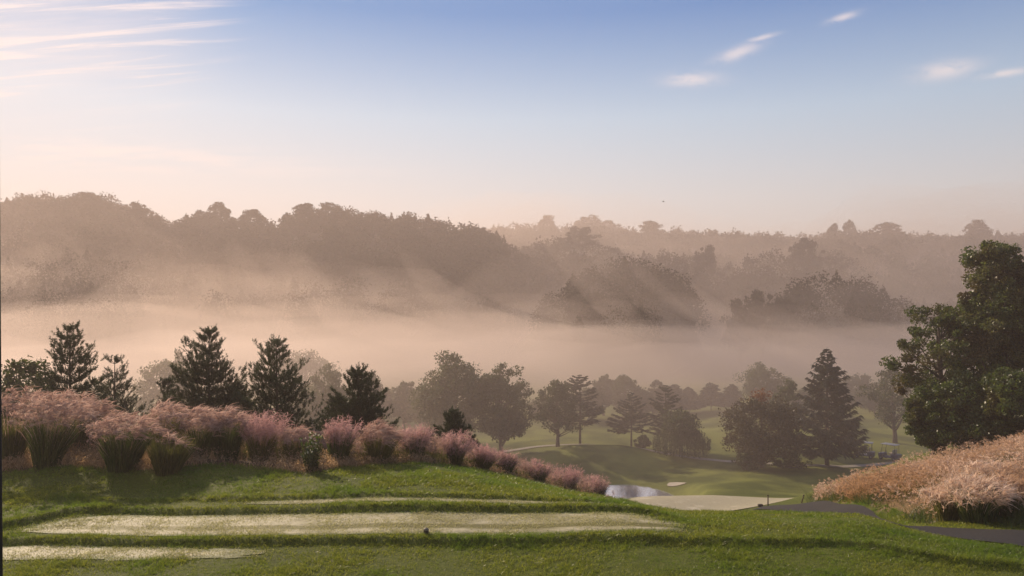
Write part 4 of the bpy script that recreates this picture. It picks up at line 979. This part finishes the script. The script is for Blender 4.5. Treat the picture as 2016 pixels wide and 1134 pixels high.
# ------------------------------------------------------------------ haze, fog and sunbeams shaped in mist
SUN_AZ, SUN_EL = math.radians(-35), math.radians(26)
def vol(name, color, dens, g):
    m, nt, out = mat(name)
    v = N(nt, 'ShaderNodeVolumePrincipled'); v.inputs['Color'].default_value = (*color, 1); v.inputs['Density'].default_value = dens; v.inputs['Anisotropy'].default_value = g
    nt.links.new(v.outputs[0], out.inputs['Volume'])
    m.cycles.homogeneous_volume = True
    return m
HAZE_C = (.8, .66, .6)
a = Acc(); box(a, 0, 615, 18, 2900, 1350, 140)
o = a.out('haze', vol('haze_air', HAZE_C, .00122, .26)); tag(o, 'thin warm morning haze over the whole course', 'haze', kind='stuff'); o.display_type = 'WIRE'
def fog(name, label, x0, x1, y0, y1, zb, top, dens, nx=70, ny=46, sx=45., sy=30., amp=1.0, seed=0, edge=.16, col=(.8, .635, .545)):
    s = np.linspace(0, 1, nx); t = np.linspace(0, 1, ny); S, T = np.meshgrid(s, t)
    Y = y0 + (y1 - y0) * T; X = x0 + (x1 - x0) * S
    wd = sstep(0, edge, S) * sstep(1, 1 - edge, S) * sstep(0, edge, T) * sstep(1, 1 - edge, T)
    nz = fbm(X / sx + seed, Y / sy + seed * 1.7, 4)
    Z = zb + (top - zb) * wd * np.clip(1 + amp * (nz - .5) * 2, .02, 3)
    nvt = nx * ny; V = np.vstack([np.stack([X, Y, Z + .01], -1).reshape(-1, 3), np.stack([X, Y, np.full_like(X, zb)], -1).reshape(-1, 3)])
    i = (np.arange(ny - 1)[:, None] * nx + np.arange(nx - 1)[None]); q = np.stack([i, i + 1, i + nx + 1, i + nx], -1).reshape(-1, 4)
    q2 = q[:, ::-1] + nvt
    per = np.concatenate([np.arange(nx - 1), np.arange(ny - 1) * nx + nx - 1, (nx * ny - 1) - np.arange(nx - 1), (np.arange(ny - 1, 0, -1)) * nx]); pn = np.roll(per, -1)
    q3 = np.stack([per, per + nvt, pn + nvt, pn], 1)
    o = build(name, V, np.vstack([q, q2, q3]), None, vol('fog_air', col, dens, .45), None, True)
    return tag(o, label, 'fog', kind='stuff')
PALE = (.96, .815, .755)
fog('fog_bank', 'dense pale fog bank lying on the valley floor behind the trees', -460, 460, 116, 268, -19, -5.5, .013, amp=.6, seed=3, edge=.42, col=PALE)
fog('fog_bank', 'softer fog rising off the dense bank on the valley floor', -460, 460, 120, 290, -19, -1, .004, sx=38, sy=24, amp=.8, seed=7, edge=.45, col=PALE)
fog('fog_bank', 'thin mist over the valley trees and fairways', -260, 260, 52, 250, -19, 1.0, .0052, sx=60, sy=40, amp=.4, seed=11, col=(.9, .74, .66))
for k, (tp, y0, y1, lab) in enumerate(((44, 215, 396, 'topmost thin veil of fog against the left ridge'), (34, 200, 390, 'second thin veil of fog against the left ridge'), (25, 185, 384, 'third thin veil of fog against the left ridge'), (16, 170, 376, 'lowest thin veil of fog at the foot of the left ridge'))):
    fog('fog_bank', lab, -720, 200, y0, y1, -19, tp, .0011, sx=80, sy=60, amp=.5, seed=19 + 5 * k, edge=.48)
fog('fog_bank', 'mid height fog in front of the wooded slopes', -640, 170, 150, 385, -19, 20, .0036, sx=60, sy=36, amp=.8, seed=61, edge=.45)
fog('fog_bank', 'fog lying between the spur and the right hand ridges', 0, 620, 325, 505, -19, 27, .0034, sx=60, sy=40, amp=.9, seed=27, edge=.25)
fog('fog_bank', 'fog filling the hollow behind the left ridge', -300, 560, 405, 590, -10, 62, .0032, sx=80, sy=60, amp=.5, seed=53, edge=.3)
fog('fog_bank', 'drifting upper fringe of the valley fog', -560, 560, 135, 372, -19, 11, .003, sx=34, sy=26, amp=.9, seed=41, edge=.4, col=(.92, .76, .68))
def wisps_and_sunbeams():  # slanting sunbeams modelled as mist volumes, followed by real fog billows
    for k, (px, py, Y, L, rad, sl, de, lab) in enumerate((
        (1180, 575, 200, 44, 4.5, .8, .006, 'steep slanting sunbeam shaped from mist beside the spur'), (1285, 590, 200, 46, 4.5, .68, .007, 'slanting sunbeam shaped from mist across the face of the spur'),
        (1395, 620, 195, 50, 4.2, .58, .008, 'slanting sunbeam shaped from mist between the spur and the misty trio'), (1480, 665, 188, 48, 3.6, .5, .009, 'slanting sunbeam shaped from mist below the misty trio'),
        (1590, 665, 190, 48, 3.6, .44, .008, 'slanting sunbeam shaped from mist left of the dark trees'), (1560, 715, 190, 44, 3.0, .42, .008, 'short slanting sunbeam shaped from mist left of the spruce top'),
        (1700, 690, 205, 46, 3.2, .38, .008, 'slanting sunbeam shaped from mist beside the dark trees'), (870, 595, 245, 44, 4.5, .9, .004, 'steep sunbeam shaped from mist above the big dome shaped tree'),
        (505, 585, 250, 44, 4.5, 1.15, .004, 'steep pale sunbeam shaped from mist above the open topped pine'), (640, 595, 250, 44, 4.5, 1.02, .004, 'slanting pale sunbeam shaped from mist above the conical pine'),
        (800, 660, 195, 46, 4.4, .2, .009, 'billow of fog above the big dome shaped tree'), (1030, 655, 195, 66, 4.2, .12, .010, 'long billow of fog behind the valley trees'),
        (170, 600, 230, 60, 3.2, -.06, .008, 'torn billow of fog above the leftmost pine'), (420, 612, 222, 50, 3.6, .1, .008, 'torn billow of fog above the bushy pine'), (640, 604, 230, 54, 3.0, -.08, .009, 'torn billow of fog above the dense conical pine'),
        (900, 618, 222, 44, 4.4, .16, .009, 'rounded billow of fog on top of the bank at centre'), (1150, 622, 216, 58, 3.4, .2, .010, 'billow of fog curling up at the foot of the spur'), (1300, 640, 210, 42, 4.0, .3, .010, 'billow of fog right of the spur foot'),
        (1440, 630, 214, 50, 3.6, .22, .008, 'billow of fog at the foot of the misty trio'), (1640, 640, 212, 50, 3.6, .18, .009, 'billow of fog above the spruce'))):
        wisp_or_sunbeam(px, py, Y, L, rad, sl, de, lab)
def wisp_or_sunbeam(px, py, Y, length, rad, slope, dens, label):  # tilted fog spindle; the slanting ones stand in for shafts of sunlight
    x, y, z = at(px, py, Y); n = 14; m = 18
    th = np.linspace(0, np.pi, n); ph = np.arange(m) / m * 2 * np.pi
    X = np.cos(th)[:, None] * np.ones(m) * length / 2
    rr = np.sin(th)[:, None] * rad * (1 + .25 * np.sin(3 * ph)[None] * np.sin(th * 2.3)[:, None])
    Yv = rr * np.cos(ph) * 2.2; Zv = rr * np.sin(ph)
    c, s_ = math.cos(slope), math.sin(slope)
    V = np.stack([X * c + Zv * s_, Yv, -X * s_ + Zv * c], -1).reshape(-1, 3)
    i = np.arange(n - 1)[:, None] * m; j = np.arange(m)[None]; j2 = (j + 1) % m
    o = build('fog_wisp_and_sunbeam', V, np.stack([i + m + j, i + m + j2, i + j2, i + j], -1).reshape(-1, 4), None, vol('wisp_sunbeam_air', (.84, .675, .585), dens, .45), None, True)
    o.location = (x, y, z); tag(o, label, 'fog', kind='stuff')
wisps_and_sunbeams()

# ------------------------------------------------------------------ sky, sun, camera
w = bpy.data.worlds.new('World'); scene.world = w; w.use_nodes = True
nt = w.node_tree; nt.nodes.clear()
out = nt.nodes.new('ShaderNodeOutputWorld'); bg = nt.nodes.new('ShaderNodeBackground')
sky = nt.nodes.new('ShaderNodeTexSky'); sky.sky_type = 'NISHITA'; sky.sun_disc = False
sky.sun_elevation = SUN_EL; sky.sun_rotation = SUN_AZ; sky.air_density = 1.0; sky.dust_density = .25; sky.ozone_density = 2.5; sky.altitude = 200
tc = nt.nodes.new('ShaderNodeTexCoord'); sx = nt.nodes.new('ShaderNodeSeparateXYZ'); nt.links.new(tc.outputs['Generated'], sx.inputs[0])
yy = math_(nt, 'MAXIMUM', sx.outputs[1], .05); u = math_(nt, 'DIVIDE', sx.outputs[0], yy); v = math_(nt, 'DIVIDE', sx.outputs[2], yy)
def gauss(cx, cy, rx, ry, shear=0.0):
    du = math_(nt, 'SUBTRACT', u, cx); dv = math_(nt, 'SUBTRACT', math_(nt, 'SUBTRACT', v, cy), math_(nt, 'MULTIPLY', du, shear))
    a = math_(nt, 'POWER', math_(nt, 'ABSOLUTE', math_(nt, 'DIVIDE', du, rx)), 2.0); b = math_(nt, 'POWER', math_(nt, 'ABSOLUTE', math_(nt, 'DIVIDE', dv, ry)), 2.0)
    return math_(nt, 'EXPONENT', math_(nt, 'MULTIPLY', math_(nt, 'ADD', a, b), -1.0))
def snoise(ku, kv, detail, off, rough=.6, dist=0.0, shear=0.0):
    cb = nt.nodes.new('ShaderNodeCombineXYZ'); nt.links.new(math_(nt, 'MULTIPLY_ADD', u, ku, off), cb.inputs[0]); nt.links.new(math_(nt, 'MULTIPLY', math_(nt, 'ADD', v, math_(nt, 'MULTIPLY', u, shear)), kv), cb.inputs[1])
    n = nt.nodes.new('ShaderNodeTexNoise'); n.inputs['Scale'].default_value = 1; n.inputs['Detail'].default_value = detail; n.inputs['Roughness'].default_value = rough; n.inputs['Distortion'].default_value = dist
    nt.links.new(cb.outputs[0], n.inputs['Vector']); return n.outputs['Fac']
def lin(x, a, b):
    m = nt.nodes.new('ShaderNodeMapRange'); m.interpolation_type = 'SMOOTHSTEP'; m.inputs[1].default_value = a; m.inputs[2].default_value = b
    nt.links.new(x, m.inputs[0]); return m.outputs[0]
ci = snoise(2.6, 48, 7, 3.1, .62, .5, -.07)
mask = math_(nt, 'MULTIPLY', lin(u, -.3, -.68), lin(v, .2, .36))
c1 = math_(nt, 'MULTIPLY', lin(math_(nt, 'ADD', ci, math_(nt, 'MULTIPLY', mask, .17)), .5, .74), lin(mask, 0, .3))
c1 = math_(nt, 'MAXIMUM', c1, math_(nt, 'MULTIPLY', math_(nt, 'MULTIPLY', lin(u, -.34, -.66), lin(v, .2, .37)), math_(nt, 'MULTIPLY_ADD', lin(ci, .35, .7), .75, .35)))
low = math_(nt, 'MULTIPLY', math_(nt, 'MULTIPLY', gauss(-.62, .205, .3, .018, -.06), .9), lin(snoise(8, 70, 5, 9.0), .38, .66))
small = None
for (px, py, rx, ry, sh) in ((1362, 157, 50, 13, .03), (1452, 104, 42, 12, .35), (1500, 74, 28, 5, .25), (1862, 138, 58, 17, .16), (1980, 144, 44, 7, .14), (1660, 34, 28, 7, .3)):
    g = gauss((px - 1008) / F, (HZ - py) / F, rx / F, ry / F, sh); g = math_(nt, 'MULTIPLY', g, lin(snoise(26, 60, 5, px * .01, .65), .26, .56)); small = g if small is None else math_(nt, 'MAXIMUM', small, g)
cl = math_(nt, 'MINIMUM', math_(nt, 'ADD', math_(nt, 'MAXIMUM', c1, low), math_(nt, 'MULTIPLY', small, .66)), 1.0)
vm = nt.nodes.new('ShaderNodeVectorMath'); vm.operation = 'MULTIPLY_ADD'; nt.links.new(sky.outputs[0], vm.inputs[0]); vm.inputs[1].default_value = (.33, .33, .33); vm.inputs[2].default_value = (1, 1, 1)
vd = nt.nodes.new('ShaderNodeVectorMath'); vd.operation = 'DIVIDE'; nt.links.new(sky.outputs[0], vd.inputs[0]); nt.links.new(vm.outputs[0], vd.inputs[1])
skyc = mixc(nt, 1.0, vd.outputs[0], ramp(nt, math_(nt, 'MULTIPLY', sx.outputs[2], 2.2), [(0, (1.9, 1.58, 1.42)), (.3, (1.92, 1.76, 1.7)), (.53, (1.5, 1.68, 1.84)), (.8, (.24, .78, 1.45))]), 'MULTIPLY')
col = mixc(nt, math_(nt, 'MULTIPLY', cl, .8), skyc, (5.2, 4.4, 4.15))
nt.links.new(col, bg.inputs[0]); bg.inputs[1].default_value = .15
nt.links.new(bg.outputs[0], out.inputs[0])

sl = bpy.data.lights.new('sun', 'SUN'); sl.energy = 5; sl.angle = math.radians(.5); sl.color = (1, .79, .57)
so = bpy.data.objects.new('sun', sl); COL.objects.link(so)
sd = Vector((math.sin(SUN_AZ) * math.cos(SUN_EL), math.cos(SUN_AZ) * math.cos(SUN_EL), math.sin(SUN_EL)))
so.rotation_euler = (-sd).to_track_quat('-Z', 'Y').to_euler(); so.location = sd * 60

cd = bpy.data.cameras.new('camera'); co = bpy.data.objects.new('camera', cd); COL.objects.link(co)
cd.sensor_fit = 'HORIZONTAL'; cd.sensor_width = 36; cd.lens = 36 * F / 2016; cd.clip_start = .05; cd.clip_end = 6000
cd.shift_y = (HZ - 567) / 2016
co.location = (0, 0, CZ); co.rotation_euler = (math.radians(90), 0, 0)
scene.camera = co
scene.view_settings.view_transform = 'Standard'; scene.view_settings.look = 'None'; scene.view_settings.exposure = .58; scene.view_settings.gamma = 1
scene.render.engine = 'CYCLES'
cy = scene.cycles
cy.transparent_max_bounces = 48; cy.volume_bounces = 0; cy.max_bounces = 6; cy.diffuse_bounces = 2; cy.glossy_bounces = 2; cy.transmission_bounces = 4
cy.use_denoising = True; cy.denoiser = 'OPENIMAGEDENOISE'
print('script', time.time() - T0)
